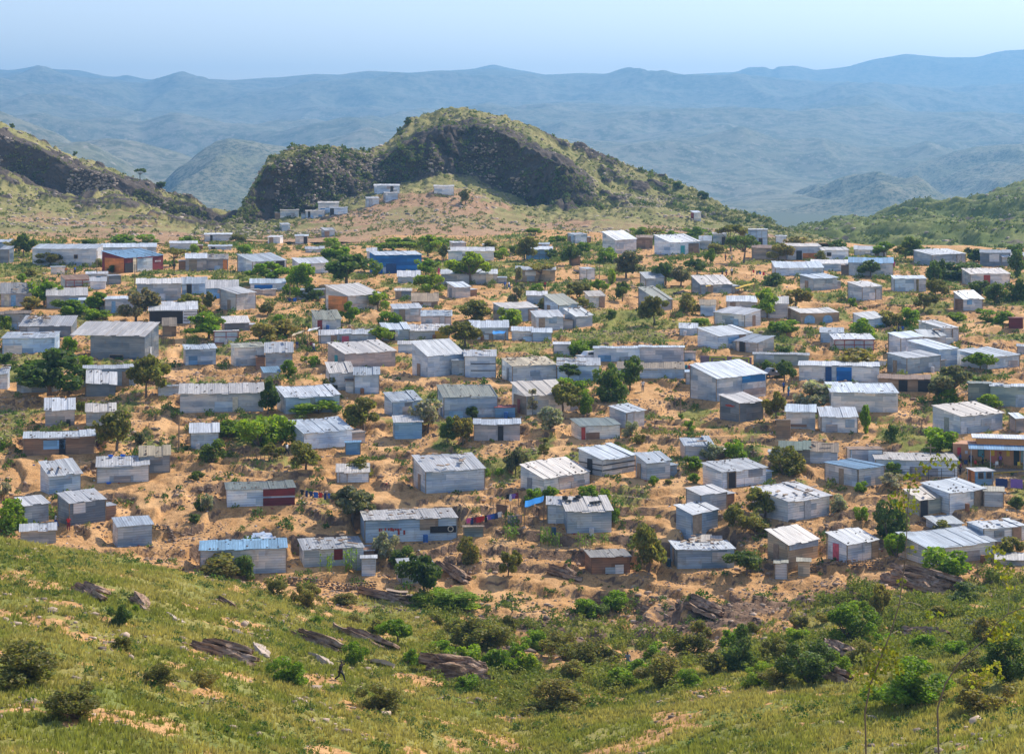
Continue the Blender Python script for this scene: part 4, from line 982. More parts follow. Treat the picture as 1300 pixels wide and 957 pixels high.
    if not lm:
        wt = {'silver': 'silver', 'white': 'whitish', 'pinkish grey': 'pinkish grey'}.get(tone, tone)
        look = f"{SIZES(xR - xL, k)} {wt} " + ('wall' if name == 'boundary_wall' else 'latrine' if name == 'outhouse' else 'shack')
        for t in ft:
            if t.startswith('pan:') : look += ' with a ' + t.split(':')[-1] + ' panel'; break
            if t.startswith('door:'): look += ' with a ' + t.split(':')[-1] + ' door'; break
        else:
            if 'S' in ft and name == 'corrugated_shack': look += ' with stones on its roof'
            elif 'J' in ft and name == 'corrugated_shack': look += ' with scrap on its roof'
            elif rt not in ('white',) and rt != tone and name == 'corrugated_shack': look += f' with {rt} roof'
        lab = make_label(look, p['px'], p['py'])
    else:
        lab = lm[4:]
        if len(lab.split()) < 4: lab += ' built of metal sheets'
        USED.add(lab)
    tag(root, lab, 'wall' if name == 'boundary_wall' else 'latrine' if name == 'outhouse' else 'shack', {'boundary_wall': 'low walls of the settlement', 'outhouse': 'latrines'}.get(name, 'corrugated iron shacks on the slopes'))
for p in PL: build_shack(p)
byx = lambda xL, yb: next(p for p in PL if p['e'][0] == xL and p['e'][2] == yb)

# buckets and tyres on the roofs are things of their own
def lathe(name, prof, mats, n=14):
    v = []; f = []
    for r, z in prof: v += [(r * math.cos(6.2832 * i / n), r * math.sin(6.2832 * i / n), z) for i in range(n)]
    for a in range(len(prof) - 1):
        for i in range(n): f.append((a * n + i, a * n + (i + 1) % n, (a + 1) * n + (i + 1) % n, (a + 1) * n + i))
    f.append(tuple(range(n))[::-1])
    me = bpy.data.meshes.new(name); me.from_pydata(v, [], f)
    for m in mats: me.materials.append(m)
    return me
bucket_me = lathe('basin', [(.26, 0), (.33, .24), (.36, .25), (.31, .23), (.24, .04), (.01, .04)], [plain_mat('blue plastic', (.02, .15, .60), .4, var=.05)])
pb = byx(124, 612)
for fx, side in ((.26, 'left'), (.50, 'right')):
    o = link('basin', bucket_me); T = Matrix.Translation((pb['x'], pb['y'], pb['z'])) @ Matrix.Rotation(pb['rz'], 4, 'Z')
    o.matrix_world = T @ Matrix.Translation((-pb['w'] / 2 + pb['w'] * fx, pb['d'] * .36, pb['hf'] + (pb['hb'] - pb['hf']) * .86 + .09))
    tag(o, f'{side} one of two blue plastic basins on the silver roof', 'basin', 'blue plastic basins')
D_, z_ = hit(138, 615); o = link('basin', bucket_me); o.location = ((138 - CX) / F * D_, D_, z_ + .02)
tag(o, 'blue plastic basin standing on the ground before the silver shack', 'basin', 'blue plastic basins')
pt = byx(720, 676)
for fx, fy, n_ in ((.06, .8, 2), (.12, .62, 1), (.30, .78, 1), (.36, .84, 2), (.62, .45, 1), (.70, .48, 1), (.78, .5, 1)):
    for q in range(n_):
        o = link('tyre', TYRE); T = Matrix.Translation((pt['x'], pt['y'], pt['z'])) @ Matrix.Rotation(pt['rz'], 4, 'Z')
        o.matrix_world = T @ Matrix.Translation((-pt['w'] / 2 + pt['w'] * fx, -pt['d'] / 2 + pt['d'] * fy, pt['hf'] + (pt['hb'] - pt['hf']) * fy + .20 + q * .2))
        tag(o, ('old black tyre in the left-hand cluster on the roof beside the blue tarpaulin' if fx < .2 else 'old black tyre in the middle cluster on the roof beside the blue tarpaulin' if fx < .5 else 'old black tyre in the right-hand row on the roof beside the blue tarpaulin'), 'tyre', 'tyres weighing down the silver roof')

# ---------------------------------------------------------------- trees
def leaf_cloud(blobs, n, size, seed, flat=0.0, up=0.0):
    g = np.random.default_rng(seed); B = np.array(blobs); w = B[:, 3] * B[:, 4]; w = w / w.sum()
    idx = g.choice(len(B), n, p=w); d = g.normal(size=(n, 3)); d /= np.linalg.norm(d, axis=1)[:, None]
    rad = g.uniform(.30, 1.04, n) ** .5
    c = B[idx, :3] + d * rad[:, None] * np.stack([B[idx, 3], B[idx, 3], B[idx, 4]], 1)
    a = g.normal(size=(n, 3)) + d * .6; a /= np.linalg.norm(a, axis=1)[:, None]
    t = np.cross(a, g.normal(size=(n, 3))); t /= np.linalg.norm(t, axis=1)[:, None]; b2 = np.cross(a, t)
    s = size * g.uniform(.6, 1.35, n)[:, None]
    v = np.stack([c - t * s * .5 - b2 * s * .18, c + t * s * .1 - b2 * s * .5, c + t * s * .5 + b2 * s * .18, c - t * s * .1 + b2 * s * .5], 1).reshape(-1, 3)
    f = np.arange(n * 4).reshape(n, 4)
    col = g.uniform(.72, 1.28, n); blobc = g.uniform(.82, 1.2, len(B))[idx]
    tint = np.repeat((col * blobc)[:, None] * np.array([[1, 1, 1]]) * np.stack([g.uniform(.85, 1.25, n), np.ones(n), g.uniform(.7, 1.2, n)], 1), 4, 0)
    return v, f, tint
PROTO = {}
bark = plain_mat('grey bark', (.16, .12, .09), .9, var=.3)
def proto(form, v):
    """meshes of crown and trunk in a unit box: x,y within +-.5, z from 0 to 1"""
    if (form, v) in PROTO: return PROTO[(form, v)]
    r = random.Random(sum(map(ord, form)) * 13 + v); bl = []
    if form == 't':
        ox_, oy_ = r.uniform(-.08, .08), r.uniform(-.08, .08)
        for i in range(r.randrange(13, 22)):
            a = r.uniform(0, 6.28); q = r.uniform(.04, .40); s_ = r.uniform(.06, .19); bl.append((q * math.cos(a) + ox_, q * math.sin(a) + oy_, r.uniform(.28, .90 - q * .6), s_, s_ * r.uniform(.6, 1.0)))
        n, s, zt = 2300, .066, .5
    elif form == 'b':
        for i in range(12):
            a = r.uniform(0, 6.28); q = r.uniform(.05, .34); z = r.uniform(.12, .80 - q * .7); bl.append((q * math.cos(a), q * math.sin(a), z, r.uniform(.12, .20), r.uniform(.13, .22)))
        n, s, zt = 1700, .070, .45
    elif form == 'a':
        for i in range(13):
            a = r.uniform(0, 6.28); q = r.uniform(.05, .38); bl.append((q * math.cos(a), q * math.sin(a), r.uniform(.66, .84) - q * .2, r.uniform(.12, .19), r.uniform(.06, .11)))
        n, s, zt = 1300, .065, .66
    elif form == 's':
        for i in range(12):
            z = r.uniform(.25, .95); q = .30 * (1.1 - z) + .05; a = r.uniform(0, 6.28); bl.append((q * math.cos(a), q * math.sin(a), z, r.uniform(.12, .22), r.uniform(.04, .08)))
        n, s, zt = 750, .085, .9
    elif form == 'f':      # larger shrub near the camera: finer leaves, more of them
        for i in range(22):
            a = r.uniform(0, 6.28); q = r.uniform(.03, .38); z = r.uniform(.10, .84 - q * .8); bl.append((q * math.cos(a), q * math.sin(a), z, r.uniform(.08, .15), r.uniform(.09, .17)))
        n, s, zt = 5200, .036, .5
    if form == 'm':
        b = MB(); g = r
        for i in range(5):
            sx, sy = g.uniform(-.35, .35), g.uniform(-.35, .35); H = g.uniform(.75, 1)
            b.tube([(sx, sy, 0), (sx + .02, sy, H)], .015, 4)
            for q in range(7):
                z = H * (.2 + .11 * q); a = g.uniform(0, 6.28); L = .32 * (1.15 - z * .5); c_, s_ = math.cos(a), math.sin(a)
                p0 = Vector((sx, sy, z)); p1 = p0 + Vector((c_ * L * .5, s_ * L * .5, .10)); p2 = p0 + Vector((c_ * L, s_ * L, -.03)); wd = Vector((-s_, c_, 0)) * .035
                b.quad([p0 - wd * .5, p1 - wd, p1 + wd, p0 + wd * .5]); b.quad([p1 - wd, p2, p2 + wd * .1, p1 + wd])
        me = b.mesh('maize_leaves'); at = me.attributes.new('tint', 'FLOAT_COLOR', 'POINT'); at.data.foreach_set('color', [1.2] * (4 * len(me.vertices)))
        PROTO[(form, v)] = (me, None); return PROTO[(form, v)]
    V, Fc, T = leaf_cloud(bl, n, s, v * 7 + 1)
    V[:, 2] = np.clip(V[:, 2], 0, 1.02)
    crown = np_mesh('crown', V, Fc, T)
    b = MB(); lean = r.uniform(-.05, .05)
    if form in 'ta' or form == 's':
        base = Vector((0, 0, -.08)); top = Vector((lean, 0, zt * .55 if form != 's' else .9)); b.tube([base, (lean * .4, .01, zt * .3), top], [.034, .026, .018] if form != 's' else [.02, .016, .006], 6)
        src = top
    else: src = Vector((0, 0, .02)); b.tube([(0, 0, -.08), (0, 0, .1)], .03, 5)
    for q in bl[:9]:
        e = Vector(q[:3]); m_ = (src + e) / 2 + Vector((0, 0, -.04)); s0 = src if form != 's' else Vector((lean * e.z, 0, e.z * .85))
        b.tube([s0, m_ if form != 's' else (s0 + e) / 2, e], [.016, .011, .005], 5)
    PROTO[(form, v)] = (crown, b.mesh('trunk', [bark])); return PROTO[(form, v)]
COPIES = {}
CN = {'G': 'bright green', 'D': 'dark green', 'O': 'olive green', 'P': 'pale silvery green', 'Y': 'yellow-green', 'S': 'grey-green'}
def plant(px, py, w, h, code, form, label=None, group=None, i=0, rs=random):
    D, z = hit(px, py); k = F / D; x = (px - CX) / F * D
    if form == 'b' and w > 34 and py > 735: form = 'f'
    for _ in range(30):      # nothing grows through a house: step forward to its front
        if free_of(np.array([x]), np.array([D]), .25)[0]: break
        D -= .35; x = (px - CX) / F * D
    z = ground_z(x, D)
    v = int(px * 7 + py * 3) % (7 if form in 'tbf' else 3)
    crown, trunk = proto(form, v); key = (form, v, code)
    if key not in COPIES:
        c = crown.copy(); c.materials.clear(); c.materials.append(leaf_mat(code)); COPIES[key] = c
    nm = {'t': 'tree', 'a': 'acacia_tree', 's': 'slender_tree', 'b': 'shrub', 'f': 'shrub', 'm': 'maize_plant'}[form]
    root = empty(nm, (x, D, z - .05), (px * 1.7) % 6.28)
    e_ = 1.36 if py < 430 else 1.27; W = w / k * e_; H = h / k * (1.14 if py < 430 else 1.08)
    if py > 745 and px > 520: W *= 1.2; H *= 1.1
    c = link('crown' if form != 'm' else 'leaf_blades', COPIES[key], root); c.scale = (W, W, H)
    if trunk: t = link('trunk' if form in 'tas' else 'stem', trunk, root); t.scale = (W, W, H)
    if label is None:
        sz = 'tiny' if w < 13 else 'small' if w < 22 else 'medium' if w < 38 else 'large'
        kind = {'t': 'tree', 'a': 'flat-topped acacia', 's': 'slender tree', 'b': 'bush', 'f': 'bush', 'm': 'maize clump'}[form]
        label = make_label(f'{sz} {CN[code]} {kind}', px, py - h / 2)
    else: USED.add(label)
    tag(root, label, {'t': 'tree', 'a': 'tree', 's': 'tree', 'm': 'maize'}.get(form, 'bush'), {'t': 'trees among the shacks', 'a': 'trees among the shacks', 's': 'trees among the shacks', 'm': 'maize plants by the houses'}.get(form, 'bushes on the slopes' if py < 735 else 'bushes on the near hillside'))
    return root
OWN = {(62, 502): 'big dark round tree beside the tilted grey shacks', (1193, 574): 'round bright green bush beside the orange house',
       (448, 655): 'wide grey thorn tree above the washing line', (20, 872): 'straggly olive bush in the bottom corner of the near hill',
       (656, 398): 'slender feathery tree rising over the sandy track', (340, 523): 'dark drop-shaped tree at the end of the very long shack'}
for t in TR: plant(*t, label=OWN.get((t[0], t[1])))

# ---------------------------------------------------------------- people
def skin_mesh(name, joints, edges):
    me = bpy.data.meshes.new(name + '_tmp'); me.from_pydata([j[:3] for j in joints], edges, []); ob = bpy.data.objects.new('tmp', me); COL.objects.link(ob)
    ob.modifiers.new('s', 'SKIN'); ob.modifiers.new('d', 'SUBSURF').levels = 1
    sv = me.skin_vertices[0].data
    for i, j in enumerate(joints): sv[i].radius = (j[3], j[4] if len(j) > 4 else j[3]); sv[i].use_root = (i == 0)
    bpy.context.view_layer.update(); dg = bpy.context.evaluated_depsgraph_get()
    out = bpy.data.meshes.new_from_object(ob.evaluated_get(dg)); out.name = name; bpy.data.objects.remove(ob); bpy.data.meshes.remove(me)
    out.polygons.foreach_set('use_smooth', [True] * len(out.polygons)); return out
def person_meshes(pose):
    st = {'stand': ((.10, 0, .47), (.11, .02, .05), (-.10, 0, .47), (-.11, .02, .05)),
          'walk': ((.09, -.20, .50), (.10, -.30, .07), (-.09, .04, .47), (-.10, .34, .12)),
          'stride': ((.09, -.28, .53), (.10, -.36, .07), (-.09, .10, .47), (-.10, .46, .16))}[pose]
    rk, ra, lk, la = st; ln = .10 if pose == 'stride' else 0
    ft = lambda a: (a[0], a[1] - .15, a[2] - .03)
    hp, ch, nk, hd, ht = (0, 0, .93), (0, -ln * .6, 1.25), (0, -ln, 1.46), (0, -ln - .03, 1.58), (0, -ln - .02, 1.70)
    up = pose == 'stride'
    el = ((.29, .06, 1.12), (.30, -.10, .90)) if not up else ((.30, -.25, 1.42), (.16, -.22, 1.64))
    er = ((-.29, .02, 1.12), (-.31, -.06, .88)) if not up else ((-.30, -.22, 1.40), (-.15, -.22, 1.62))
    J = [(*hp, .15, .11), (*ch, .17, .11), (*nk, .055), (*hd, .09, .10), (*ht, .075, .085), (.18, -ln, 1.40, .065), (*el[0], .045), (*el[1], .03), (-.18, -ln, 1.40, .065), (*er[0], .045), (*er[1], .03),
         (.10, 0, .88, .095), (*rk, .06), (*ra, .04), (*ft(ra), .035), (-.10, 0, .88, .095), (*lk, .06), (*la, .04), (*ft(la), .035),
         (el[1][0] + .005, el[1][1] - .04, el[1][2] - .09 if not up else el[1][2] + .07, .028), (er[1][0] - .005, er[1][1] - .04, er[1][2] - .09 if not up else er[1][2] + .07, .028)]
    E = [(0,1),(1,2),(2,3),(3,4),(1,5),(5,6),(6,7),(1,8),(8,9),(9,10),(0,11),(11,12),(12,13),(13,14),(0,15),(15,16),(16,17),(17,18),(7,19),(10,20)]
    body = skin_mesh('body', J, E)
    S = [(*ch, .195, .135), (0, 0, .90, .175, .135), (0, -ln, 1.40, .10, .09), (.19, -ln, 1.38, .082), ((el[0][0] + .19) / 2, (el[0][1] - ln) / 2, (el[0][2] + 1.38) / 2, .068), (-.19, -ln, 1.38, .082), ((er[0][0] - .19) / 2, (er[0][1] - ln) / 2, (er[0][2] + 1.38) / 2, .068)]
    shirt = skin_mesh('shirt', S, [(0, 1), (0, 2), (0, 3), (3, 4), (0, 5), (5, 6)])
    T = [(0, 0, .93, .175, .13), (.10, 0, .84, .115), (*rk, .08), (ra[0], ra[1], ra[2] + .06, .06), (-.10, 0, .84, .115), (*lk, .08), (la[0], la[1], la[2] + .06, .06)]
    tr = skin_mesh('trousers', T, [(0, 1), (1, 2), (2, 3), (0, 4), (4, 5), (5, 6)])
    hair = skin_mesh('hair', [(0, -ln + .01, 1.66, .092), (0, -ln + .03, 1.72, .085)], [(0, 1)])
    return body, shirt, tr, hair
POSES = {q: person_meshes(q) for q in ('stand', 'walk', 'stride')}
skin_m = plain_mat('dark brown skin', (.10, .055, .035), .5, var=.1); hair_m = plain_mat('black hair', (.012, .010, .010), .8, var=.1)
CL = {'blue': (.03, .12, .45), 'white': (.75, .75, .75), 'red': (.55, .03, .03), 'black': (.015, .015, .018), 'dark blue': (.02, .04, .14), 'yellow': (.70, .50, .04), 'pink': (.75, .10, .30), 'teal': (.02, .30, .36),
      'grey': (.25, .25, .27), 'maroon': (.20, .02, .04), 'brown': (.18, .10, .06), 'green': (.05, .22, .08), 'purple': (.22, .12, .42), 'orange': (.72, .22, .03)}
def person(px, py, shirt, legs, pose, rot, label, off=0.0):
    D, z = hit(px, py); x = (px - CX) / F * D; D -= off; r = empty('person', (x, D, ground_z(x, D) + .0), rot)
    for me, c in zip(POSES[pose], (None, shirt, legs, 'hair')):
        o = link(me.name.split('.')[0], me, r); 
        if not me.materials: me.materials.append(skin_m)
        o.material_slots[0].link = 'OBJECT'
        o.material_slots[0].material = skin_m if c is None else hair_m if c == 'hair' else plain_mat('cloth ' + c, CL[c], .85, var=.12)
    USED.add(label); tag(r, label, 'person', 'people in the settlement')
for a in [
 (641,369,'blue','grey','walk',.6,'person in blue shirt on the sandy track, left of a pair'), (646,367,'white','blue','walk',.9,'person in white top on the sandy track, right of a pair'),
 (692,369,'red','black','stand',0,'person in red standing at the edge of the sandy track'), (917,352,'black','black','stand',1,'dark-clothed person leftmost of three below the dark acacias'),
 (922,351,'grey','maroon','walk',2,'person in grey in the middle of three below the dark acacias'), (929,349,'white','black','stand',0,'person in white rightmost of three below the dark acacias'),
 (921,331,'maroon','black','stand',1,'person in maroon under the upper acacias'), (929,332,'white','grey','walk',2,'person in white under the upper acacias'),
 (820,403,'red','black','stand',0,'lone person in red between shacks on the bare slope'), (84,351,'orange','grey','stand',0,'person in orange below the long grey warehouse'),
 (95,349,'blue','black','stand',1,'person in blue below the long grey warehouse'), (221,345,'black','black','stand',0,'person in black right of the orange-sided shop'),
 (1136,425,'yellow','dark blue','stand',0,'person in yellow, leftmost of a group beside silver shacks'), (1141,425,'dark blue','black','stand',1,'person in dark blue, middle of a group beside silver shacks'),
 (1146,424,'blue','grey','walk',0,'person in blue, rightmost of a group beside silver shacks'), (1135,342,'pink','pink','stand',0,'person in pink beside the long pale-roofed shack'),
 (377,446,'dark blue','grey','stand',0,'person in dark blue under the cloth awnings'), (391,447,'brown','brown','stand',1,'person in brown under the cloth awnings'),
 (395,447,'maroon','black','stand',0,'person in maroon on the yard by the maize'), (398,450,'white','dark blue','walk',1,'person with white top and dark trousers crossing the yard'),
 (816,499,'white','grey','stand',0,'person in white by the path beside the maize field'), (995,501,'blue','black','stand',2,'person in blue standing beside the pickup yard'),
 (1001,503,'teal','blue','stand',1,'person in teal next to the one in blue in the pickup yard'), (871,472,'teal','black','stand',0,'person in teal in the dark gateway'),
 (875,473,'red','maroon','stand',1,'person in red in the dark gateway'), (71,669,'white','blue','walk',2,'person in white and blue between two grey shacks'),
 (87,674,'red','maroon','stand',0,'person in red beside the grey stone-roofed shack'), (364,580,'white','black','walk',1,'person in white under the trees by the silver shack'),
 (557,350,'pink','pink','stand',0,'person in pink beside the bright blue building'), (1219,600,'maroon','black','stand',1,'person in maroon at the corner of the veranda yard'),
 (432,866,'black','black','stride',1.2,'person in black walking with raised arms on the near hill'), (797,853,'grey','blue','stand',.2,'person in grey shirt and blue shorts in the bushes of the gully')]: person(*a)

# ---------------------------------------------------------------- the orange house with a veranda
D_, z_ = hit(1262, 592); k_ = F / D_
dig_w = 108 / k_; vr = empty('veranda_house', ((1268 - CX) / F * D_, D_ + 1.2, ground_z((1262 - CX) / F * D_, D_) - .1), -math.atan(612 / F) * .8)
w2 = dig_w / 2; om = plain_mat('tan painted wall', (.52, .27, .15), .8, var=.12, scale=1)
b = MB(); b.box((-w2, 0, -.8), (w2, 3.2, 2.75)); b.build('wall', [om], vr)
b = MB(); b.box((-w2 + 3.0, -.02, 2.77), (w2 + .1, 3.0, 3.55)); b.build('upper_wall', [plain_mat('orange painted wall', (.62, .27, .09), .8, var=.1)], vr)
b = MB(); b.box((-w2 + 2.4, -.25, 3.56), (w2 + .3, 3.4, 3.64)); b.build('roof', [sheet_mat('white', True)], vr)
b = MB(); Mx = Matrix.Rotation(math.radians(7), 4, 'X'); b.box((-w2 + 1.9, -2.3, 2.78), (w2 + .3, -.03, 2.84), 0, Mx); b.build('veranda_roof', [sheet_mat('pale blue', True)], vr)
for q in (-w2 + 2.2, -w2 + 4.6, w2 - 2.2):
    b = MB(); b.tube([(q, -2.1, -.6), (q, -2.1, 2.48)], .045, 6); b.build('post', [plain_mat('white painted post', (.6, .6, .58), .6)], vr)
def panel(nm, x_, za, ww, hh, c, y_=-.03, nname=None):
    b = MB(); b.box((x_, y_ - .03, za), (x_ + ww, y_, za + hh)); return b.build(nm, [plain_mat('mural ' + (nname or nm) + str(c), c, .7, var=.1)], vr)
wf = panel('window', -w2 + 3.1, 1.15, .85, 1.0, (.05, .10, .13)); g_ = panel('pane', -w2 + 3.2, 1.25, .65, .8, (.12, .30, .36), -.065); g_.parent = wf
panel('painted_panel', -w2 + 4.55, .3, .95, 2.1, (.62, .20, .14)); panel('painted_panel', -w2 + 4.78, 1.35, .42, .8, (.75, .50, .03), -.065)
panel('painted_panel', -w2 + 6.7, 1.35, .40, .75, (.72, .48, .05)); panel('painted_panel', -w2 + 6.3, 2.2, .3, .4, (.05, .3, .25)); panel('painted_panel', -w2 + 5.75, 1.6, .35, .3, (.30, .05, .05))
panel('painted_panel', -w2 + .55, 1.3, .45, 1.0, (.55, .05, .06)); panel('painted_panel', -w2 + 1.5, 1.5, .35, .4, (.55, .55, .62)); panel('painted_panel', -w2 + 3.4, .35, .7, .5, (.70, .50, .05))
panel('door', -w2 + 7.6, 0, .7, 2.1, (.02, .03, .04)); panel('window', w2 - 2.0, 1.2, .5, .95, (.08, .12, .2)); panel('curtain', -w2 + 8.5, .6, .3, 1.5, (.20, .33, .36))
tag(vr, 'orange house with a painted mural under its pale blue veranda roof', 'house')
b = MB(); b.box((-w2 - .2, -3.6, -2.2), (w2 + 1, -.0, .02)); pf = b.build('yard_terrace', [plain_mat('grey brown yard earth', (.30, .22, .16), .9)]); pf.location = vr.location; pf.rotation_euler = vr.rotation_euler; tag(pf, kind='structure')
Tv = Matrix.Translation(vr.location) @ Matrix.Rotation(vr.rotation_euler.z, 4, 'Z')
def chair(x_, y_, c, rot, lab):
    r = empty('plastic_chair', Tv @ Vector((x_, y_, .02)), rot); m_ = plain_mat('plastic ' + c, CL[c], .4, var=.05)
    b = MB(); b.box((-.22, -.22, .42), (.22, .22, .46)); b.build('seat', [m_], r); b = MB(); b.box((-.22, .20, .46), (.22, .24, .88)); b.build('backrest', [m_], r)
    for sx in (-.19, .19):
        for sy in (-.19, .19): b = MB(); b.tube([(sx, sy, 0), (sx, sy, .43)], .02, 5); b.build('leg', [m_], r)
    tag(r, lab, 'chair', 'plastic chairs on the veranda')
chair(w2 - 2.6, -1.6, 'yellow', .5, 'yellow plastic chair near the dark veranda doorway'); chair(-w2 + 5.3, -1.4, 'white', 3.5, 'white plastic chair in the middle of the veranda'); chair(-w2 + 2.9, -1.3, 'red', 2.2, 'red plastic chair before the blue veranda window')
chair(-w2 + 1.6, -1.5, 'dark blue', 0, 'dark blue plastic chair at the left end of the veranda')
for x_, c, lg, lb in ((-w2 + .9, 'blue', 'black', 'person in blue at the left end of the veranda'), (-w2 + 2.2, 'dark blue', 'black', 'person in dark blue beside the red veranda chair'), (-w2 + 3.7, 'teal', 'black', 'person in teal before the painted red panel'), (-w2 + 5.9, 'purple', 'brown', 'person in purple near the white veranda chair')):
    r = empty('person', Tv @ Vector((x_, -.9, .02)), vr.rotation_euler.z + x_)
    for me, cc in zip(POSES['stand'], (None, c, lg, 'hair')):
        o = link(me.name.split('.')[0], me, r); o.material_slots[0].link = 'OBJECT'; o.material_slots[0].material = skin_m if cc is None else hair_m if cc == 'hair' else plain_mat('cloth ' + cc, CL[cc], .85, var=.12)
    USED.add(lb); tag(r, lb, 'person', 'people in the settlement')

# ---------------------------------------------------------------- washing lines, tarpaulins, fences, poles, vehicles
def wpt(px, py, dz=0):
    D, z = hit(px, py); x = (px - CX) / F * D; return Vector((x, D, ground_z(x, D) + dz))
def garment(P, ax, wd, ht, c, kind, lab, grp='clothes drying on washing lines'):
    b = MB(); n = 4; bt = .02; ph = random.uniform(0, 6)
    for i in range(n):
        t0, t1 = i / n, (i + 1) / n; f_ = lambda t, z: P + ax * (wd * (t - .5)) + Vector((0, .05 * math.sin(ph + 5 * t) * (z < 0), z))
        taper = .0 if kind != 'shirt' else .0
        a, bb, c_, d_ = f_(t0, -ht), f_(t1, -ht * (1 + .03 * math.sin(ph + i))), f_(t1, 0), f_(t0, 0); th = Vector((0, bt, 0))
        b.quad([a, bb, c_, d_]); b.quad([d_ + th, c_ + th, bb + th, a + th]); b.quad([a, a + th, bb + th, bb]); b.quad([d_, c_, c_ + th, d_ + th])
        if i == 0: b.quad([a, d_, d_ + th, a + th])
        if i == n - 1: b.quad([bb, bb + th, c_ + th, c_])
    if kind == 'shirt':
        for sg in (-1, 1):
            o_ = P + ax * (wd * .5 * sg); b.quad([o_ + Vector((0, 0, -.02)), o_ + ax * (.18 * sg) + Vector((0, 0, -.22)), o_ + ax * (.10 * sg) + Vector((0, 0, -.30)), o_ + Vector((0, .01, -.2))])
    o = b.build(kind, [plain_mat('cloth ' + c, CL[c], .9, var=.12)]); USED.add(lab); tag(o, lab, {'shirt': 'shirt', 'trousers': 'trousers', 'blanket': 'blanket', 'towel': 'towel'}[kind], grp)
wood_m = plain_mat('weathered pole', (.24, .17, .11), .85)
def washing(pa, pb_, hgt, items, where, linelab):
    A, B = wpt(*pa), wpt(*pb_); r = empty('washing_line', A); L = (B - A); ax = Vector((L.x, L.y, L.z)).normalized()
    for q in (Vector((0, 0, 0)), L): b = MB(); b.tube([q + Vector((0, 0, -.4)), q + Vector((.03, 0, hgt + .05))], .04, 6); b.build('post', [wood_m], r)
    sag = lambda t: A + L * t + Vector((0, 0, hgt - .5 * t * (1 - t)))
    b = MB(); b.tube([sag(t / 8) - A for t in range(9)], .012, 4); b.build('line', [plain_mat('line wire', (.2, .2, .2))], r)
    USED.add(linelab); tag(r, linelab, 'washing line')
    for i, (c, kind, lab) in enumerate(items):
        t = (i + .6) / (len(items) + .2); garment(sag(t) + Vector((0, -.02, -.01)), ax, {'shirt': .42, 'trousers': .34, 'blanket': 1.5, 'towel': .6}[kind], {'shirt': .6, 'trousers': .8, 'blanket': 1.1, 'towel': .7}[kind], c, kind, lab)
K = ['shirt', 'trousers', 'shirt', 'towel', 'shirt', 'trousers', 'shirt', 'shirt', 'towel', 'shirt']
def line_items(cols, where): 
    seen = {}; out = []
    for i, c in enumerate(cols):
        kd = K[i % len(K)]; kw = (c, kd); seen[kw] = seen.get(kw, 0) + 1
        o = ['', 'second ', 'third '][seen[kw] - 1]; out.append((c, kd, f'{o}{c} {kd} on the washing line {where}'))
    return out
washing((592, 669), (637, 668), 1.75, line_items(['pink', 'dark blue', 'maroon', 'red', 'red', 'black', 'purple', 'blue', 'dark blue', 'white'], 'right of the scrawled shack'), '', 'washing line with red and white clothes beside the scrawled shack')
washing((380, 633), (428, 641), 1.7, line_items(['black', 'dark blue', 'dark blue', 'blue', 'red', 'dark blue', 'blue', 'yellow'], 'left of the grey thorn tree'), '', 'washing line between the red-panelled shack and the grey thorn tree')
washing((642, 648), (658, 645), 1.8, line_items(['black', 'white', 'purple', 'maroon'], 'behind the blue tarpaulin'), '', 'short washing line behind the blue tarpaulin')
washing((1110, 468), (1131, 470), 1.7, [('blue', 'towel', 'blue towel drying beside the silver corner shacks'), ('white', 'towel', 'white towel drying beside the silver corner shacks'), ('white', 'shirt', 'white shirt drying beside the silver corner shacks'), ('yellow', 'towel', 'yellow towel drying beside the silver corner shacks')], '', 'washing line hung with blue, white and yellow pieces')
washing((1260, 622), (1302, 622), 1.6, [('dark blue', 'blanket', 'dark blue blanket hanging below the orange house'), ('purple', 'blanket', 'lilac blanket hanging below the orange house')], '', 'washing line carrying two blankets below the orange house')
washing((626, 655), (648, 661), 1.7, [('brown', 'blanket', 'striped brown blanket on the line near the blue tarpaulin')], '', 'line holding only the striped brown blanket')
washing((523, 424), (560, 427), 2.0, line_items(['dark blue', 'black', 'maroon', 'purple', 'red', 'orange'], 'before the long white-roofed row'), '', 'washing line in front of the long white-roofed row')
washing((364, 392), (378, 392), 1.7, [('dark blue', 'shirt', 'dark blue shirt hanging alone over the sand'), ('blue', 'towel', 'blue towel hanging alone over the sand')], '', 'short washing line over the open sand')
washing((954, 352), (972, 354), 1.6, line_items(['red', 'dark blue', 'blue', 'red'], 'near the dark bush'), '', 'washing line near the acacias with red and blue clothes')
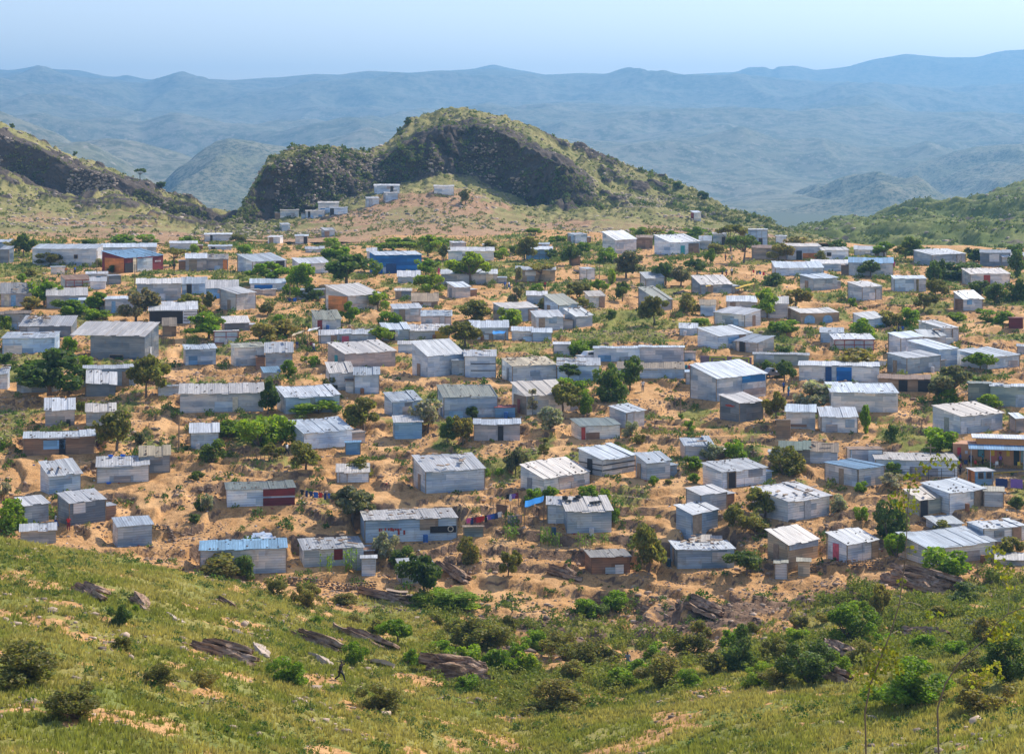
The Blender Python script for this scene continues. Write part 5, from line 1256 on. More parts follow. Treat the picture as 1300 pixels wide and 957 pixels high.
def tarp(corners, c, lab, cat='tarpaulin', hs=(2.2, 2.5, 2.3, 2.0), posts=True, y2=2.6):
    """a sheet stretched over poles: front edge between two picture points, reaching back y2 metres"""
    A, B = wpt(*corners[0]), wpt(*corners[1]); C_, D2 = B + Vector((.1, y2, 0)), A + Vector((.1, y2, 0)); r = empty('awning', A)
    P = [A + Vector((0, 0, hs[0])), B + Vector((0, 0, hs[1])), C_ + Vector((0, 0, hs[2] + .3)), D2 + Vector((0, 0, hs[3] + .3))]; n = 6; b = MB()
    g = lambda u, v: (P[0] * (1 - u) + P[1] * u) * (1 - v) + (P[3] * (1 - u) + P[2] * u) * v - Vector((0, 0, .9 * u * (1 - u) * (.3 + v * (1 - v)) + .05 * math.sin(9 * u))) - A
    for i in range(n):
        for j_ in range(n):
            q = [g(i / n, j_ / n), g((i + 1) / n, j_ / n), g((i + 1) / n, (j_ + 1) / n), g(i / n, (j_ + 1) / n)]; b.quad(q); b.quad([v_ - Vector((0, 0, .02)) for v_ in q[::-1]])
    b.build('sheet', [c], r, smooth=False)
    if posts:
        for p_, h_ in zip((A, B, C_, D2), hs): b = MB(); b.tube([p_ - A + Vector((0, 0, -.6)), p_ - A + Vector((0, 0, h_ + .1))], .05, 6); b.build('post', [wood_m], r)
    USED.add(lab); tag(r, lab, cat)
tarp(((666, 668), (690, 669)), plain_mat('blue plastic sheet', (.005, .24, .62), .35, var=.08), 'bright blue plastic awning tied to the shack with tyres', hs=(2.3, 2.9, 2.8, 2.3))
tarp(((934, 373), (958, 371)), plain_mat('yellow canvas', (.66, .42, .02), .7, var=.1), 'long yellow tarpaulin beside the stone-roofed shack', hs=(1.0, 1.5, 1.3, .9), y2=2)
tarp(((896, 377), (903, 377)), plain_mat('yellow canvas', (.66, .42, .02), .7), 'small yellow canvas shelter in front of the stone-roofed shack', hs=(1.6, 1.6, 1.4, 1.4), y2=1)
tarp(((390, 442), (404, 440)), plain_mat('grey canvas', (.5, .5, .48), .8), 'grey cloth awning over the yard with people', hs=(2.3, 2.5, 2.3, 2.2), y2=2.5)
tarp(((370, 443), (384, 442)), plain_mat('tan canvas', (.55, .42, .26), .8), 'tan cloth awning left of the grey one', hs=(2.3, 2.4, 2.3, 2.2), y2=2.2)
tarp(((625, 437), (641, 437)), plain_mat('blue plastic sheet', (.005, .24, .62), .35), 'blue plastic sheet behind the long barn-like shack', hs=(1.9, 2.0, 1.9, 1.9), y2=2)
tarp(((1272, 339), (1284, 339)), plain_mat('white canvas', (.75, .75, .78), .6), 'white market awning on the crest behind the dark trees', hs=(2.0, 2.2, 2.0, 2.0), y2=2)
def fence(pa, pb_, hgt, mat, name, lab, cat, n=8, rails=(.3, .9), boards=True):
    A, B = wpt(*pa), wpt(*pb_); L = B - A; r = empty(name, A)
    for i in range(n + 1):
        q = L * (i / n); b = MB(); b.tube([q + Vector((0, 0, -.4)), q + Vector((0, 0, hgt))], .045, 5); b.build('post', [mat], r)
    b = MB()
    for f_ in rails: b.tube([Vector((0, -.03, hgt * f_)), L + Vector((0, -.03, hgt * f_))], .035, 5)
    b.build('rail', [mat], r)
    if boards: 
        b = MB(); m_ = int(L.length / .14)
        for i in range(m_): q = L * ((i + .2) / m_); q2 = L * ((i + .85) / m_); h_ = hgt * random.uniform(.82, .98); b.quad([q + Vector((0, .05, -.3)), q2 + Vector((0, .05, -.3)), q2 + Vector((0, .05, h_)), q + Vector((0, .05, h_))]); b.quad([q + Vector((0, .08, h_)), q2 + Vector((0, .08, h_)), q2 + Vector((0, .08, -.3)), q + Vector((0, .08, -.3))])
        b.build('board', [mat], r)
    USED.add(lab); tag(r, lab, cat)
fence((406, 448), (421, 450), 1.3, wood_m, 'pole_fence', 'rough pole fence at the corner of the maize yard', 'fence', 7, boards=False)
fence((645, 668), (662, 664), 1.25, plain_mat('grey sheet', (.24, .26, .30), .6), 'sheet_fence', 'low corrugated grey fence before the blue tarpaulin', 'fence', 3)
fence((1172, 583), (1186, 583), 1.3, plain_mat('pale green paint', (.26, .50, .38), .6), 'green_fence', 'pale green slatted fence left of the orange house', 'fence', 4)
fence((1198, 586), (1217, 588), 1.6, plain_mat('pale green paint', (.26, .50, .38), .6), 'green_fence', 'pale green slatted gate beside the orange house', 'gate', 4)
fence((205, 438), (222, 440), 1.2, wood_m, 'pole_fence', 'pole fence beneath the small thatched hut', 'fence', 6)
fence((310, 582), (352, 590), 1.2, wood_m, 'pole_fence', 'leaning pole fence below the big green bushes', 'fence', 8, boards=False)
fence((1112, 610), (1212, 613), 1.7, plain_mat('dark wire', (.08, .08, .08), .6), 'wire_fence', 'wire fence on thin dark posts before the long low shack', 'fence', 6, rails=(.2, .5, .8, .97), boards=False)
fence((0, 372), (34, 366), 1.0, wood_m, 'pole_fence', 'low pole fence uphill from the left-hand shacks', 'fence', 7, boards=False)
fence((1252, 602), (1302, 602), .5, plain_mat('yellow paint', (.66, .42, .02), .6), 'kerb_rail', 'low yellow rail below the orange house terrace', 'rail', 5, rails=(.8, .95), boards=False)
# yellow-green wall with square frames
A, B = wpt(889, 466), wpt(954, 470); L = B - A; r = empty('painted_wall', A); r.rotation_euler.z = math.atan2(L.y, L.x); wl = L.length
b = MB(); b.box((0, 0, -.6), (wl, .12, 1.9)); b.build('wall', [plain_mat('dusty plum wall', (.20, .15, .18), .8)], r)
lime = plain_mat('lime paint', (.42, .46, .03), .6, var=.1)
for a0_ in (.18 * wl, .62 * wl):
    for ins, th_ in ((0, .22), (.62, .18)):
        xa, xb, za, zb = a0_ + ins, a0_ + wl * .34 - ins, .1 + ins * .7, 1.85 - ins * .7; b = MB()
        b.box((xa, -.06, zb - th_), (xb, -.01, zb)); b.box((xa, -.06, za), (xb, -.01, za + th_)); b.box((xa, -.055, za), (xa + th_, -.01, zb)); b.box((xb - th_, -.055, za), (xb, -.01, zb))
        b.build('painted_frame', [lime], r)
tag(r, 'plum wall painted with yellow-green square frames behind the blue-panelled hall', 'wall')
def pole(px, py, h, lab, arm=False):
    P = wpt(px, py); r = empty('utility_pole', P); b = MB(); b.tube([(0, 0, -.5), (.04, 0, h)], [.10, .07], 7); b.build('pole', [wood_m], r)
    if arm: b = MB(); b.box((-.7, -.05, h - .5), (.7, .05, h - .4)); b.build('crossarm', [wood_m], r)
    USED.add(lab); tag(r, lab, 'pole')
pole(227, 578, 4.9, 'tall thin pole on the path left of the silver shack'); pole(123, 352, 5.6, 'thin pole before the long grey warehouse'); pole(761, 352, 3.2, 'thin post right of the stone heap')
pole(171, 364, 4.5, 'thin pole above the long blue-grey hall'); pole(864, 527, 3.0, 'short bare post on the bare slope'); pole(1181, 590, 3.4, 'dark post near the green fence', True)
pole(368, 382, 3.6, 'post between the small trees'); pole(1170, 550, 2.0, 'stout short post below the brown open row')
def vehicle(px, py, rot, c, name, lab, cat, bed=False):
    P = wpt(px, py); r = empty(name, P, rot); pm = plain_mat('paint ' + c, CL[c], .3, var=.05)
    b = MB(); b.box((-2.0, -.8, .38), (2.0, .8, .92)); 
    x1_ = .1 if bed else 1.35
    for (xa, xb, za, zb, yy) in ((-1.1, x1_, .92, 1.45, .70),):
        q = [(xa, -.78, za), (xb, -.78, za), (xb, .78, za), (xa, .78, za)]; t_ = [(xa + .45, -yy, zb), (xb - .25, -yy, zb), (xb - .25, yy, zb), (xa + .45, yy, zb)]
        b.quad(t_)
        for i in range(4): b.quad([q[i], q[(i + 1) % 4], t_[(i + 1) % 4], t_[i]])
    b.build('body', [pm], r)
    b = MB(); b.box((-.60, -.795, .98), (x1_ - .3, -.72, 1.30)); b.box((-.60, .72, .98), (x1_ - .3, .795, 1.30)); b.build('window', [plain_mat('dark glass', (.02, .03, .04), .15)], r)
    for wx in (-1.25, 1.25):
        for wy in (-.82, .82):
            wh = link('wheel', TYRE, r); wh.location = (wx, wy, .33); wh.rotation_euler = (math.pi / 2, 0, 0)
    for wy in (-.55, .55): b = MB(); b.box((-2.03, wy - .14, .62), (-1.99, wy + .14, .78)); b.build('headlight', [plain_mat('lamp glass', (.7, .7, .68), .2)], r)
    USED.add(lab); tag(r, lab, cat)
vehicle(748, 457, .5, 'white', 'parked_car', 'white car half hidden beside the long pale wall', 'car'); vehicle(981, 480, .4, 'grey', 'pickup_truck', 'grey pickup parked beside the greenish grey wall', 'pickup', True)
# rain barrel and small heaps of scrap sheets
for px, py, lab in ((849, 716, 'dark barrel at the corner of the patched shack'), (703, 681, 'dark blue barrel before the tyre-roofed shack')):
    o = link('barrel', lathe('barrel', [(.28, 0), (.30, .05), (.28, .3), (.30, .55), (.28, .85), (.26, .88), (.01, .86)], [plain_mat('barrel blue' , (.02, .08, .14), .4)])); o.location = wpt(px, py); tag(o, lab, 'barrel')
def sheet_heap(px, py, n, wd, lab, mat):
    P = wpt(px, py); r = empty('sheet_heap', P); rs = random.Random(int(px))
    for i in range(n):
        b = MB(); M_ = Matrix.Translation((rs.uniform(-wd, wd), rs.uniform(-.4, .6), .12 + i * .09)) @ Matrix.Rotation(rs.uniform(-.25, .25), 4, 'Y') @ Matrix.Rotation(rs.uniform(-.3, .5), 4, 'X') @ Matrix.Rotation(rs.uniform(-.4, .4), 4, 'Z')
        b.box((-1.1, -.4, -.01), (1.1, .4, .01), 0, M_); b.build('metal_sheet', [mat], r)
    tag(r, lab, 'sheet heap')
sheet_heap(322, 681, 7, 1.6, 'heap of bent metal sheets behind the light blue roof', sheet_mat('silver')); sheet_heap(510, 757, 5, .8, 'flattened boards and sheets below the dark-treed shack', plain_mat('old boards', (.40, .30, .22), .9))
sheet_heap(740, 347, 6, 1.2, 'dark scrap heap beside the small white toilet hut', plain_mat('dark scrap', (.06, .05, .05), .9)); sheet_heap(860, 375, 5, 1.0, 'scrap heap between two shacks under the dark trees', plain_mat('dark scrap', (.06, .05, .05), .9))
sheet_heap(645, 612, 1, .3, 'black flat panel lying below the olive tree', plain_mat('painted dark', (.025, .025, .03), .8))

# ---------------------------------------------------------------- rock outcrops and dry-stone walls
rockm = None
def rock_material():
    m, nt, b = newmat('layered brown rock'); tc = N(nt, 'ShaderNodeTexCoord'); v = tc.outputs['Object']
    n1 = noise_tex(nt, v, 1.0, 6, .7, (.5, 2.2, 5)); n2 = noise_tex(nt, v, .7, 5, .7)
    c = mix(nt, ramp(nt, n1, [(.42, (0,)*3), (.60, (1,)*3)]), (.12, .062, .034), (.46, .29, .17))
    c = mix(nt, ramp(nt, n2, [(.55, (0,)*3), (.72, (1,)*3)]), c, (.50, .37, .28))
    nt.links.new(c, b.inputs['Base Color']); b.inputs['Roughness'].default_value = .9
    bp = N(nt, 'ShaderNodeBump'); bp.inputs['Strength'].default_value = 1; bp.inputs['Distance'].default_value = .12
    nt.links.new(n1, bp.inputs['Height']); nt.links.new(bp.outputs[0], b.inputs['Normal']); return m
rockm = rock_material()
pale_rock = plain_mat('pale weathered rock', (.46, .36, .28), .9, var=.3, scale=1.2)
def slab(L, W, H, seed, tilt=0.0):
    """one jagged slab: subdivided box roughened by noise, long axis x, lying on z=0"""
    bm = bmesh.new(); bmesh.ops.create_cube(bm, size=1)
    bmesh.ops.subdivide_edges(bm, edges=bm.edges[:], cuts=9, use_grid_fill=True)
    for v in bm.verts:
        p = Vector((v.co.x * L, v.co.y * W, v.co.z * H)); n = mnoise.noise_vector(p * .9 + Vector((seed * 3.1, seed, 0))); n2 = mnoise.noise_vector(p * 2.7 + Vector((seed, 7, seed)))
        end = abs(v.co.x) * 2; p.y *= 1 - .45 * end ** 3; p.z *= 1 - .5 * end ** 2
        v.co = p + Vector((n.x * .35, n.y * W * .22, n.z * H * .32)) + n2 * min(H, W) * .20
    bm.transform(Matrix.Rotation(tilt, 4, 'X'))
    me = bpy.data.meshes.new('slab'); bm.to_mesh(me); bm.free(); return me
def outcrop(pa, pb_, layers, thick, width, lab, mat=None, tilt=-.5, rise=0.0, name='rock_outcrop', seed=1):
    A, B = wpt(*pa), wpt(*pb_); L = B - A; ln = L.length; r = empty(name, (A + B) / 2, math.atan2(L.y, L.x)); pitch = -math.asin(L.z / ln) if ln else 0
    rs = random.Random(seed + int(pa[0]))
    for i in range(layers):
        me = slab(ln * rs.uniform(.72, 1.05) * (1 - .10 * i), width * rs.uniform(.8, 1.1), thick * rs.uniform(.75, 1.2), seed * 5 + i + pa[0] * .01, tilt + rs.uniform(-.1, .1))
        o = link('rock_slab', me, r, [mat or rockm]); o.location = (rs.uniform(-.10, .10) * ln, i * width * .28, i * thick * .62 + thick * .12 + rise); o.rotation_euler = (0, pitch + rs.uniform(-.03, .03), rs.uniform(-.06, .06))
    USED.add(lab); tag(r, lab, 'rock', 'rock outcrops on the near hillside')
outcrop((229, 812), (330, 850), 3, .45, 1.3, 'long dark slanting rock ledge on the near grassy hill')
outcrop((368, 802), (437, 832), 2, .5, 1.5, 'narrow reddish rock ledge uphill from the walking person')
outcrop((430, 797), (500, 828), 2, .5, 1.5, 'layered rock ledge right of the bright green bush')
outcrop((88, 745), (128, 762), 3, .4, 1.5, 'flaky rock ledge high on the grassy hill')
outcrop((534, 856), (640, 872), 3, .9, 2.4, 'big dark layered boulder at the lower edge of the hill')
outcrop((392, 835), (425, 852), 1, .7, 1.8, 'pale flat boulder left of the walking person', pale_rock)
outcrop((470, 842), (500, 848), 1, .4, 1.3, 'pale low boulder between bush and big boulder', pale_rock)
outcrop((168, 757), (186, 772), 2, .4, 1.2, 'small flaky rock beside the hillside bush')
outcrop((205, 770), (235, 785), 1, .3, 1.4, 'flat pinkish rock slab on the upper grass', pale_rock)
outcrop((275, 762), (302, 776), 2, .3, 1.0, 'thin slate slabs below the light blue roof')
outcrop((283, 797), (312, 806), 1, .3, .9, 'thin slab above the long slanting ledge', pale_rock)
outcrop((327, 818), (336, 832), 1, .5, 1.2, 'pair of white stones beside the dark ledge', pale_rock)
outcrop((1118, 735), (1230, 752), 3, 1.0, 2.4, 'shaded rock ledge under the broad silver shack')
outcrop((1140, 803), (1206, 812), 2, .6, 1.6, 'overhanging dark ledge on the right-hand grass')
outcrop((1045, 826), (1085, 838), 2, .7, 1.5, 'dark rock face under the bright bushes')
outcrop((1038, 858), (1080, 866), 2, .6, 1.6, 'flat rock ledge low among the right-hand grass')
outcrop((1225, 792), (1252, 800), 2, .3, 1.2, 'small tan slabs on the right-hand grass', pale_rock)
outcrop((1145, 870), (1170, 872), 1, .6, 1.2, 'pale round boulder at the lower right edge', pale_rock)
outcrop((862, 764), (915, 790), 3, .6, 1.6, 'brown rock spur in the bank of the gully')
outcrop((555, 715), (598, 742), 2, .6, 1.5, 'dark ledge beside the path below the scrawled shack')
outcrop((690, 722), (735, 735), 2, .7, 1.5, 'shaded earth and rock bank below the maize')
outcrop((800, 768), (850, 785), 2, .6, 1.6, 'broken rock steps in the stony slope')
outcrop((745, 762), (780, 768), 1, .5, 1.3, 'rust-brown boulder row above the gully')
outcrop((455, 752), (520, 770), 2, .5, 1.5, 'stone rubble ledge beneath the ragged latrine')
# dry-stone walls: rows of individual-looking stones in one mesh each
ico = bmesh.new(); bmesh.ops.create_icosphere(ico, subdivisions=1, radius=1); ico.verts.ensure_lookup_table()
IV = np.array([v.co[:] for v in ico.verts]); IF = np.array([[v.index for v in f.verts] for f in ico.faces]); ico.free()
IV5 = [IV * RNG.uniform(.65, 1.2, (len(IV), 1)) for _ in range(6)]
def stones_mesh(name, P, S, cols, mat, flat=.65):
    n = len(P); ang = RNG.uniform(0, 6.28, n); ca, sa = np.cos(ang), np.sin(ang); V = []; 
    for q in range(6):
        pass
    base = np.array(IV5)[RNG.integers(0, 6, n)] * S[:, None, None] * np.stack([RNG.uniform(.8, 1.5, n), RNG.uniform(.7, 1.1, n), np.full(n, flat)], 1)[:, None, :]
    x = base[..., 0] * ca[:, None] - base[..., 1] * sa[:, None]; y = base[..., 0] * sa[:, None] + base[..., 1] * ca[:, None]
    V = np.stack([x, y, base[..., 2]], -1) + P[:, None, :]
    Fm = (IF[None] + (np.arange(n) * len(IV))[:, None, None]).reshape(-1, 3)
    return link(name, np_mesh(name, V.reshape(-1, 3), Fm, np.repeat(cols, len(IV), 0)), mats=[mat])
stone_t = tinted('field stones', 0, .9)
def gz(x, D):
    px = x / D * F + CX; return bil(ZZ, Drow, Pcol, D, px)
def drywall(pts, h, lab):
    W = [wpt(*p) for p in pts]; P = []; S = []
    for a, b_ in zip(W, W[1:]):
        L = (b_ - a).length; n = int(L / .28)
        for i in range(n):
            t = i / n
            for lv in range(int(h / .22)):
                P.append((a.x + (b_.x - a.x) * t + random.uniform(-.12, .12), a.y + (b_.y - a.y) * t + random.uniform(-.18, .18) + lv * .05, a.z + (b_.z - a.z) * t + lv * .2)); S.append(random.uniform(.13, .22))
    P = np.array(P); S = np.array(S); c = np.array([.24, .17, .12]) * RNG.uniform(.5, 1.5, (len(P), 1))
    o = stones_mesh('dry_stone_wall', P, S, c, stone_t); USED.add(lab); tag(o, lab, 'stone wall', 'dry stone retaining walls')
drywall([(366, 743), (400, 748), (440, 750), (480, 748)], 1.3, 'dark dry stone wall under the stone-roofed shacks')
drywall([(1030, 722), (1080, 724), (1125, 722)], 1.2, 'dry stone wall under the shack with the pink door')
drywall([(100, 632), (150, 634), (205, 634)], .7, 'low earth and stone wall below the basins shack')
drywall([(190, 668), (212, 674), (222, 690)], .7, 'curving stone edging right of the lone cube shack')
drywall([(1212, 432), (1250, 440), (1290, 440)], .8, 'stone wall beside the road on the right edge')
drywall([(1095, 600), (1150, 602), (1250, 640), (1300, 640)], .5, 'low row of stones below the blankets')
drywall([(925, 560), (965, 563), (985, 560)], .5, 'short row of stones on the bare slope')
drywall([(470, 600), (500, 604), (520, 606)], .5, 'crumbling row of stones left of the big shack')
drywall([(630, 356), (700, 359), (770, 358)], .5, 'stone edging along the upper sandy track')
drywall([(1060, 392), (1120, 390), (1165, 392)], .5, 'scattered boulder row between upper right shacks')

# loose stones, grass tufts, weeds and hill scrub: nobody could count them
def rand_pts(n, pr, dr, seed):
    g = np.random.default_rng(seed); D = np.sqrt(g.uniform(dr[0] ** 2, dr[1] ** 2, n)); px = g.uniform(*pr, n); return (px - CX) / F * D, D, px
x, D, px = rand_pts(90000, (-60, 1360), (198, 330), 1); m_ = (fbm(x / 5, D / 5, 4, 201) > .50) & free_of(x, D)
x, D = x[m_], D[m_]; n = len(x); s = np.clip(RNG.lognormal(-2.35, .55, n), .03, .5)
c = np.array([[.36, .25, .17]]) * RNG.uniform(.45, 1.5, (n, 1)); tag(stones_mesh('rubble', np.stack([x, D, gz(x, D) + s * .1], 1), s, c, stone_t), kind='stuff')
x, D, px = rand_pts(40000, (-60, 1360), (330, 530), 2); m_ = (fbm(x / 7, D / 7, 4, 203) > .52) & free_of(x, D)
x, D = x[m_], D[m_]; n = len(x); s = np.clip(RNG.lognormal(-2.1, .5, n), .05, .6)
c = np.array([[.33, .24, .17]]) * RNG.uniform(.4, 1.6, (n, 1)); tag(stones_mesh('rubble', np.stack([x, D, gz(x, D) + s * .1], 1), s, c, stone_t), kind='stuff')
x, D, px = rand_pts(16000, (-60, 1360), (100, 212), 3); m_ = (fbm(x / 6, D / 6, 4, 205) > .56) | ((px > 560) & (px < 1120) & (D > 186) & (RNG.random(len(x)) < .8))
x, D = x[m_], D[m_]; n = len(x); s = np.clip(RNG.lognormal(-2.2, .6, n), .04, .7)
c = np.array([[.38, .28, .20]]) * RNG.uniform(.4, 1.5, (n, 1)); tag(stones_mesh('rubble', np.stack([x, D, gz(x, D) + s * .1], 1), s, c, stone_t), kind='stuff')

def tufts(name, x, D, z, hgt, cols, mat, nb=4, spread=.6, wide=.22):
    n = len(x); g = np.random.default_rng(len(x)); a = g.uniform(0, 6.28, (n, nb)); h = hgt[:, None] * g.uniform(.6, 1.2, (n, nb)); o = g.uniform(0, .35, (n, nb)) * hgt[:, None]
    bx = x[:, None] + np.cos(a) * o; by = D[:, None] + np.sin(a) * o; ln = h * spread * g.uniform(.2, 1, (n, nb)); b2 = g.uniform(0, 6.28, (n, nb)); w = h * wide
    P0 = np.stack([bx - np.cos(b2) * w, by - np.sin(b2) * w, np.broadcast_to(z[:, None] - .04, bx.shape)], -1); P1 = np.stack([bx + np.cos(b2) * w, by + np.sin(b2) * w, np.broadcast_to(z[:, None] - .04, bx.shape)], -1)
    P2 = np.stack([bx + np.cos(a) * ln, by + np.sin(a) * ln, z[:, None] + h], -1)
    V = np.stack([P0, P1, P2], 2).reshape(-1, 3); f = np.arange(len(V)).reshape(-1, 3)
    o = link(name, np_mesh(name, V, f, np.repeat(cols, nb * 3, 0)), mats=[mat]); return tag(o, kind='stuff')
grass_m = tinted('grass blades', .3, .7)
def gcol(x, D, seed, dry=(.44, .38, .12), lush=(.28, .29, .06)):
    t = sstep(.38, .62, fbm(x / 8, D / 8, 4, seed))[:, None]; return (np.array([dry]) * (1 - t) + np.array([lush]) * t) * RNG.uniform(.65, 1.3, (len(x), 1))
def veg_at(x, D): return bil(VEG, Drow, Pcol, D, x / D * F + CX)
x, D, px = rand_pts(190000, (-60, 1360), (84, 212), 5); v = veg_at(x, D); m_ = (RNG.random(len(x)) < v * (.25 + .95 * sstep(.35, .55, fbm(x / 2.5, D / 2.5, 3, 211))) * np.clip(1.25 - (D - 96) / 200, .4, 1))
x, D = x[m_], D[m_]; tufts('grass', x, D, gz(x, D), RNG.uniform(.14, .42, len(x)), gcol(x, D, 213), grass_m, 4)
x, D, px = rand_pts(120000, (-60, 1360), (206, 520), 6); v = veg_at(x, D); m_ = (RNG.random(len(x)) < v * .9) & free_of(x, D)
x, D = x[m_], D[m_]; tufts('grass', x, D, gz(x, D), RNG.uniform(.15, .45, len(x)) * (1 + (D - 206) / 500), gcol(x, D, 215, (.36, .32, .12), (.15, .22, .05)), grass_m, 3, .7, .3)
def scrub(name, x, D, z, size, cols, mat, n=9, ls=.45, hgt=1.0):
    m = len(x); g = np.random.default_rng(m + 3); d = g.normal(size=(m, n, 3)); d /= np.linalg.norm(d, axis=2)[..., None]; d *= g.uniform(.45, 1, (m, n, 1)); d[..., 2] = np.abs(d[..., 2]) * 1.1 * hgt
    C = np.stack([x, D, z], 1)[:, None] + d * size[:, None, None]; a = g.normal(size=(m, n, 3)); a /= np.linalg.norm(a, axis=2)[..., None]; t = np.cross(a, g.normal(size=(m, n, 3))); t /= np.linalg.norm(t, axis=2)[..., None]
    s = (size[:, None] * ls * g.uniform(.6, 1.2, (m, n)))[..., None]; b_ = np.cross(a, t)
    V = np.stack([C - t * s, C - b_ * s, C + t * s, C + b_ * s], 2).reshape(-1, 3); f = np.arange(len(V)).reshape(-1, 4)
    tint = np.repeat(cols[:, None] * g.uniform(.7, 1.3, (m, n, 1)), 4, 1).reshape(-1, 3)
    return tag(link(name, np_mesh(name, V, f, tint), mats=[mat]), kind='stuff')
scrub_m = tinted('scrub leaves', .3, .7)
def green(n, a=(.075, .12, .025), b_=(.17, .19, .06)):
    t = RNG.random((n, 1)); return np.array([a]) * (1 - t) + np.array([b_]) * t
# weeds and low shrubs on the bare ground
x, D, px = rand_pts(26000, (-60, 1360), (200, 510), 8); m_ = ((RNG.random(len(x)) < .04) | (fbm(x / 6, D / 8, 4, 221) > .60)) & free_of(x, D, .5)
x, D = x[m_], D[m_]; scrub('weeds', x, D, gz(x, D), RNG.uniform(.18, .62, len(x)), green(len(x), (.06, .13, .02), (.16, .20, .05)), scrub_m, 26, .26)
x, D, px = rand_pts(5200, (-60, 1360), (110, 208), 9); m_ = (fbm(x / 5, D / 5, 4, 225) > .50) 
x, D = x[m_], D[m_]; scrub('weeds', x, D, gz(x, D), RNG.uniform(.15, .55, len(x)), green(len(x), (.07, .14, .02), (.17, .20, .05)), scrub_m, 46, .17)
x, D, px = rand_pts(3000, (540, 1360), (160, 212), 10); m_ = (veg_at(x, D) > .35) & (fbm(x / 6, D / 6, 3, 333) > .42); x, D = x[m_], D[m_]; scrub('undergrowth', x, D, gz(x, D), RNG.uniform(.35, 1.25, len(x)), green(len(x), (.15, .20, .025), (.29, .29, .06)), scrub_m, 120, .11)
x, D, px = rand_pts(8500, (-60, 1360), (206, 500), 12); m_ = ((RNG.random(len(x)) < .05) | (fbm(x / 7, D / 9, 4, 231) > .565)) & free_of(x, D, .9)
x, D = x[m_], D[m_]; scrub('undergrowth', x, D, gz(x, D), RNG.uniform(.4, 1.15, len(x)), green(len(x), (.07, .15, .02), (.20, .23, .06)), scrub_m, 70, .15)
# litter blown around the yards
x, D, px = rand_pts(9000, (-60, 1360), (200, 440), 13); nf = np.zeros(len(x), bool)
for fx, fy, hw, hd, c_, s_, _ in FOOT: nf |= (np.hypot(x - fx, D - fy) < hw + hd + 1.5)
m_ = nf & free_of(x, D, .1) & (RNG.random(len(x)) < .5); x, D = x[m_], D[m_]; n = len(x)
pal = np.array([[.7, .7, .7], [.7, .7, .7], [.05, .15, .4], [.03, .03, .03], [.35, .05, .05], [.5, .4, .1], [.3, .22, .15], [.12, .10, .09]])
tag(stones_mesh('litter', np.stack([x, D, gz(x, D) + .05], 1), RNG.uniform(.06, .20, n), pal[RNG.integers(0, len(pal), n)], stone_t, .5), kind='stuff')
drum = lathe('barrel', [(.28, 0), (.30, .05), (.28, .3), (.30, .55), (.28, .85), (.26, .88), (.01, .86)], [])
rs = random.Random(5); cand = [p for p in PL if p['D'] < 330 and p['w'] > 2.5]; rs.shuffle(cand)
for p in cand[:22]:
    cn, cc = rs.choice([('blue', (.02, .12, .38)), ('black', (.02, .02, .02)), ('rusty', (.25, .11, .05)), ('white', (.6, .6, .6))]); sg = rs.choice([-1, 1])
    T = Matrix.Translation((p['x'], p['y'], p['z'])) @ Matrix.Rotation(p['rz'], 4, 'Z'); q = T @ Vector((rs.uniform(-.4, .4) * p['w'], -p['d'] / 2 - rs.uniform(.6, 1.1), 0))
    me = drum.copy(); me.materials.append(plain_mat('drum ' + cn, cc, .5)); o = link('barrel', me); o.location = (q.x, q.y, ground_z(q.x, q.y)); pxx = q.x / q.y * F + CX
    tag(o, make_label(f'small {cn} drum', pxx, H0 - q.z * F / q.y), 'barrel', 'drums standing in the yards')
# scrub and pale boulders on the hills
def hill_scatter(X, Y, Z, T, n, tr, thr, seed, lo, hi, ca, cb, nl=9, rock=False, pxr=None):
    g = np.random.default_rng(seed); R, C = X.shape; fi = g.uniform(0, R - 1.001, n); fj = g.uniform(0, C - 1.001, n); i, j = fi.astype(int), fj.astype(int); u, v = fi - i, fj - j
    ip = lambda A: (A[i, j] * (1 - u) + A[i + 1, j] * u) * (1 - v) + (A[i, j + 1] * (1 - u) + A[i + 1, j + 1] * u) * v
    x, y, z, t = ip(X), ip(Y), ip(Z), ip(T); m = (t > tr[0]) & (t < tr[1]) & (fbm(x / 12, y / 12, 4, seed) > thr); x, y, z = x[m], y[m], z[m]; s = g.uniform(lo, hi, len(x)) * g.uniform(.5, 1, len(x))
    if rock: c = np.array([[.42, .33, .25]]) * g.uniform(.4, 1.5, (len(x), 1)); return tag(stones_mesh('boulders', np.stack([x, y, z], 1), s, c, stone_t), kind='stuff')
    return scrub('scrub', x, y, z - .05, s, green(len(x), ca, cb), scrub_m, nl, .36)
hill_scatter(KX, KD, KZ, KT, 15000, (.05, ktk[4] + .01), .47, 301, .3, 1.1, (.12, .15, .05), (.26, .26, .11), 12)
hill_scatter(KX, KD, KZ, KT, 1700, (ktk[3] - .03, ktk[4] + .01), .45, 302, .6, 1.9, (.08, .13, .03), (.18, .22, .06), 24)
hill_scatter(KX, KD, KZ, KT, 3000, (ktk[2] - .02, ktk[3]), .42, 312, .5, 1.6, (.08, .13, .03), (.18, .22, .06), 20)
hill_scatter(KX, KD, KZ, KT, 14000, (.10, ktk[4] + .01), .5, 303, .2, 1.0, 0, 0, rock=True)
hill_scatter(LX, LD, LZ, LT, 8000, (.02, ltk[4] + .01), .48, 304, .3, 1.2, (.12, .15, .05), (.26, .26, .11), 12)
hill_scatter(LX, LD, LZ, LT, 9000, (.05, ltk[4] + .01), .5, 305, .2, 1.1, 0, 0, rock=True)
hill_scatter(RX, RD, RZ, RT, 13000, (.02, rtk[4] + .01), .46, 306, .4, 1.5, (.10, .14, .035), (.20, .23, .07), 12)
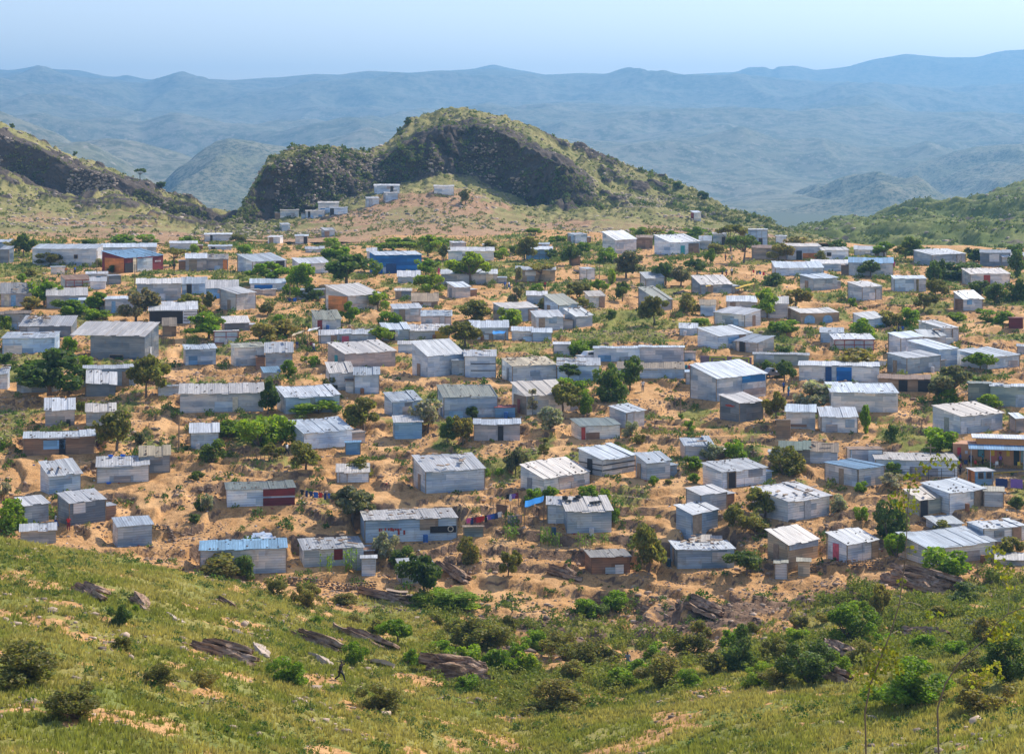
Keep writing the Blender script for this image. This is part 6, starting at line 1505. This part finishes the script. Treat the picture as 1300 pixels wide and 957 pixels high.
hill_scatter(RX, RD, RZ, RT, 2500, (.1, rtk[4] + .01), .5, 307, .3, 1.3, 0, 0, rock=True)

# ---------------------------------------------------------------- two thin saplings close to the camera
def sapling(D, pts, branches, clusters, lab, rad=.010):
    W = lambda p, dy=0: Vector(((p[0] - CX) / F * (D + dy), D + dy, -(p[1] - H0) / F * (D + dy)))
    base = W(pts[0]); gzv = float(gz(np.array([base.x]), np.array([base.y]))[0]); r = empty('sapling', (base.x, base.y, gzv)); O = r.location
    line = [Vector((base.x + .1, base.y, gzv - .2))] + [W(p) for p in pts]; n = len(line)
    b = MB(); b.tube([p - O for p in line], [rad * (1.5 - 1.2 * i / n) for i in range(n)], 7); b.build('trunk', [bark], r, smooth=True)
    for br in branches: b = MB(); q = [W(p, i * .12) - O for i, p in enumerate(br)]; b.tube(q, [rad * .55 * (1 - .6 * i / len(q)) for i in range(len(q))], 6); b.build('branch', [plain_mat('pale twig', (.30, .24, .18), .8)], r, smooth=True)
    V, Fc, T = [], [], []; off = 0
    for (cx, cy, rr, nl) in clusters:
        c = W((cx, cy), .1) - O; v, f, t = leaf_cloud([(0, 0, 0, rr / F * D * 1.7, rr / F * D * 1.4)], int(nl * 1.3), .060, int(cx)); V.append(v + np.array(c[:])); Fc.append(f + off); T.append(t); off += len(v)
    link('leaves', np_mesh('leaves', np.vstack(V), np.vstack(Fc), np.vstack(T)), r, [leaf_mat('Y')]); tag(r, lab, 'sapling', 'thin saplings close by')
sapling(30, [(1098, 905), (1105, 868), (1118, 835), (1130, 805), (1142, 765), (1148, 720), (1151, 680), (1152, 645), (1156, 612), (1166, 595)],
        [[(1143, 767), (1156, 764), (1168, 768), (1181, 779), (1190, 790)], [(1143, 766), (1132, 770)], [(1166, 595), (1180, 586), (1198, 583), (1214, 592)], [(1118, 835), (1104, 822)], [(1130, 805), (1140, 800)]],
        [(1128, 822, 10, 60), (1112, 845, 12, 80), (1135, 845, 9, 50), (1100, 862, 12, 70), (1186, 783, 7, 26), (1152, 640, 9, 40), (1140, 632, 8, 26), (1158, 606, 7, 22), (1172, 594, 6, 20), (1190, 584, 6, 18), (1208, 588, 6, 20), (1155, 700, 5, 8), (1146, 738, 4, 8), (1160, 620, 5, 14)],
        'thin upright sapling with sparse yellow-green leaves in the foreground')
sapling(28, [(1190, 900), (1200, 868), (1218, 840), (1240, 820), (1256, 805), (1266, 790), (1280, 779), (1296, 772), (1318, 766)],
        [[(1280, 779), (1281, 758), (1279, 740), (1276, 722)], [(1281, 745), (1272, 738)], [(1240, 820), (1250, 832)], [(1266, 790), (1272, 800), (1276, 812)]],
        [(1278, 728, 6, 18), (1283, 745, 5, 12), (1260, 806, 8, 40), (1274, 800, 9, 50), (1262, 852, 10, 50), (1240, 860, 10, 40), (1296, 780, 8, 30), (1262, 702, 8, 30), (1272, 716, 6, 16)],
        'bent sapling branch leaning to the right in the foreground')
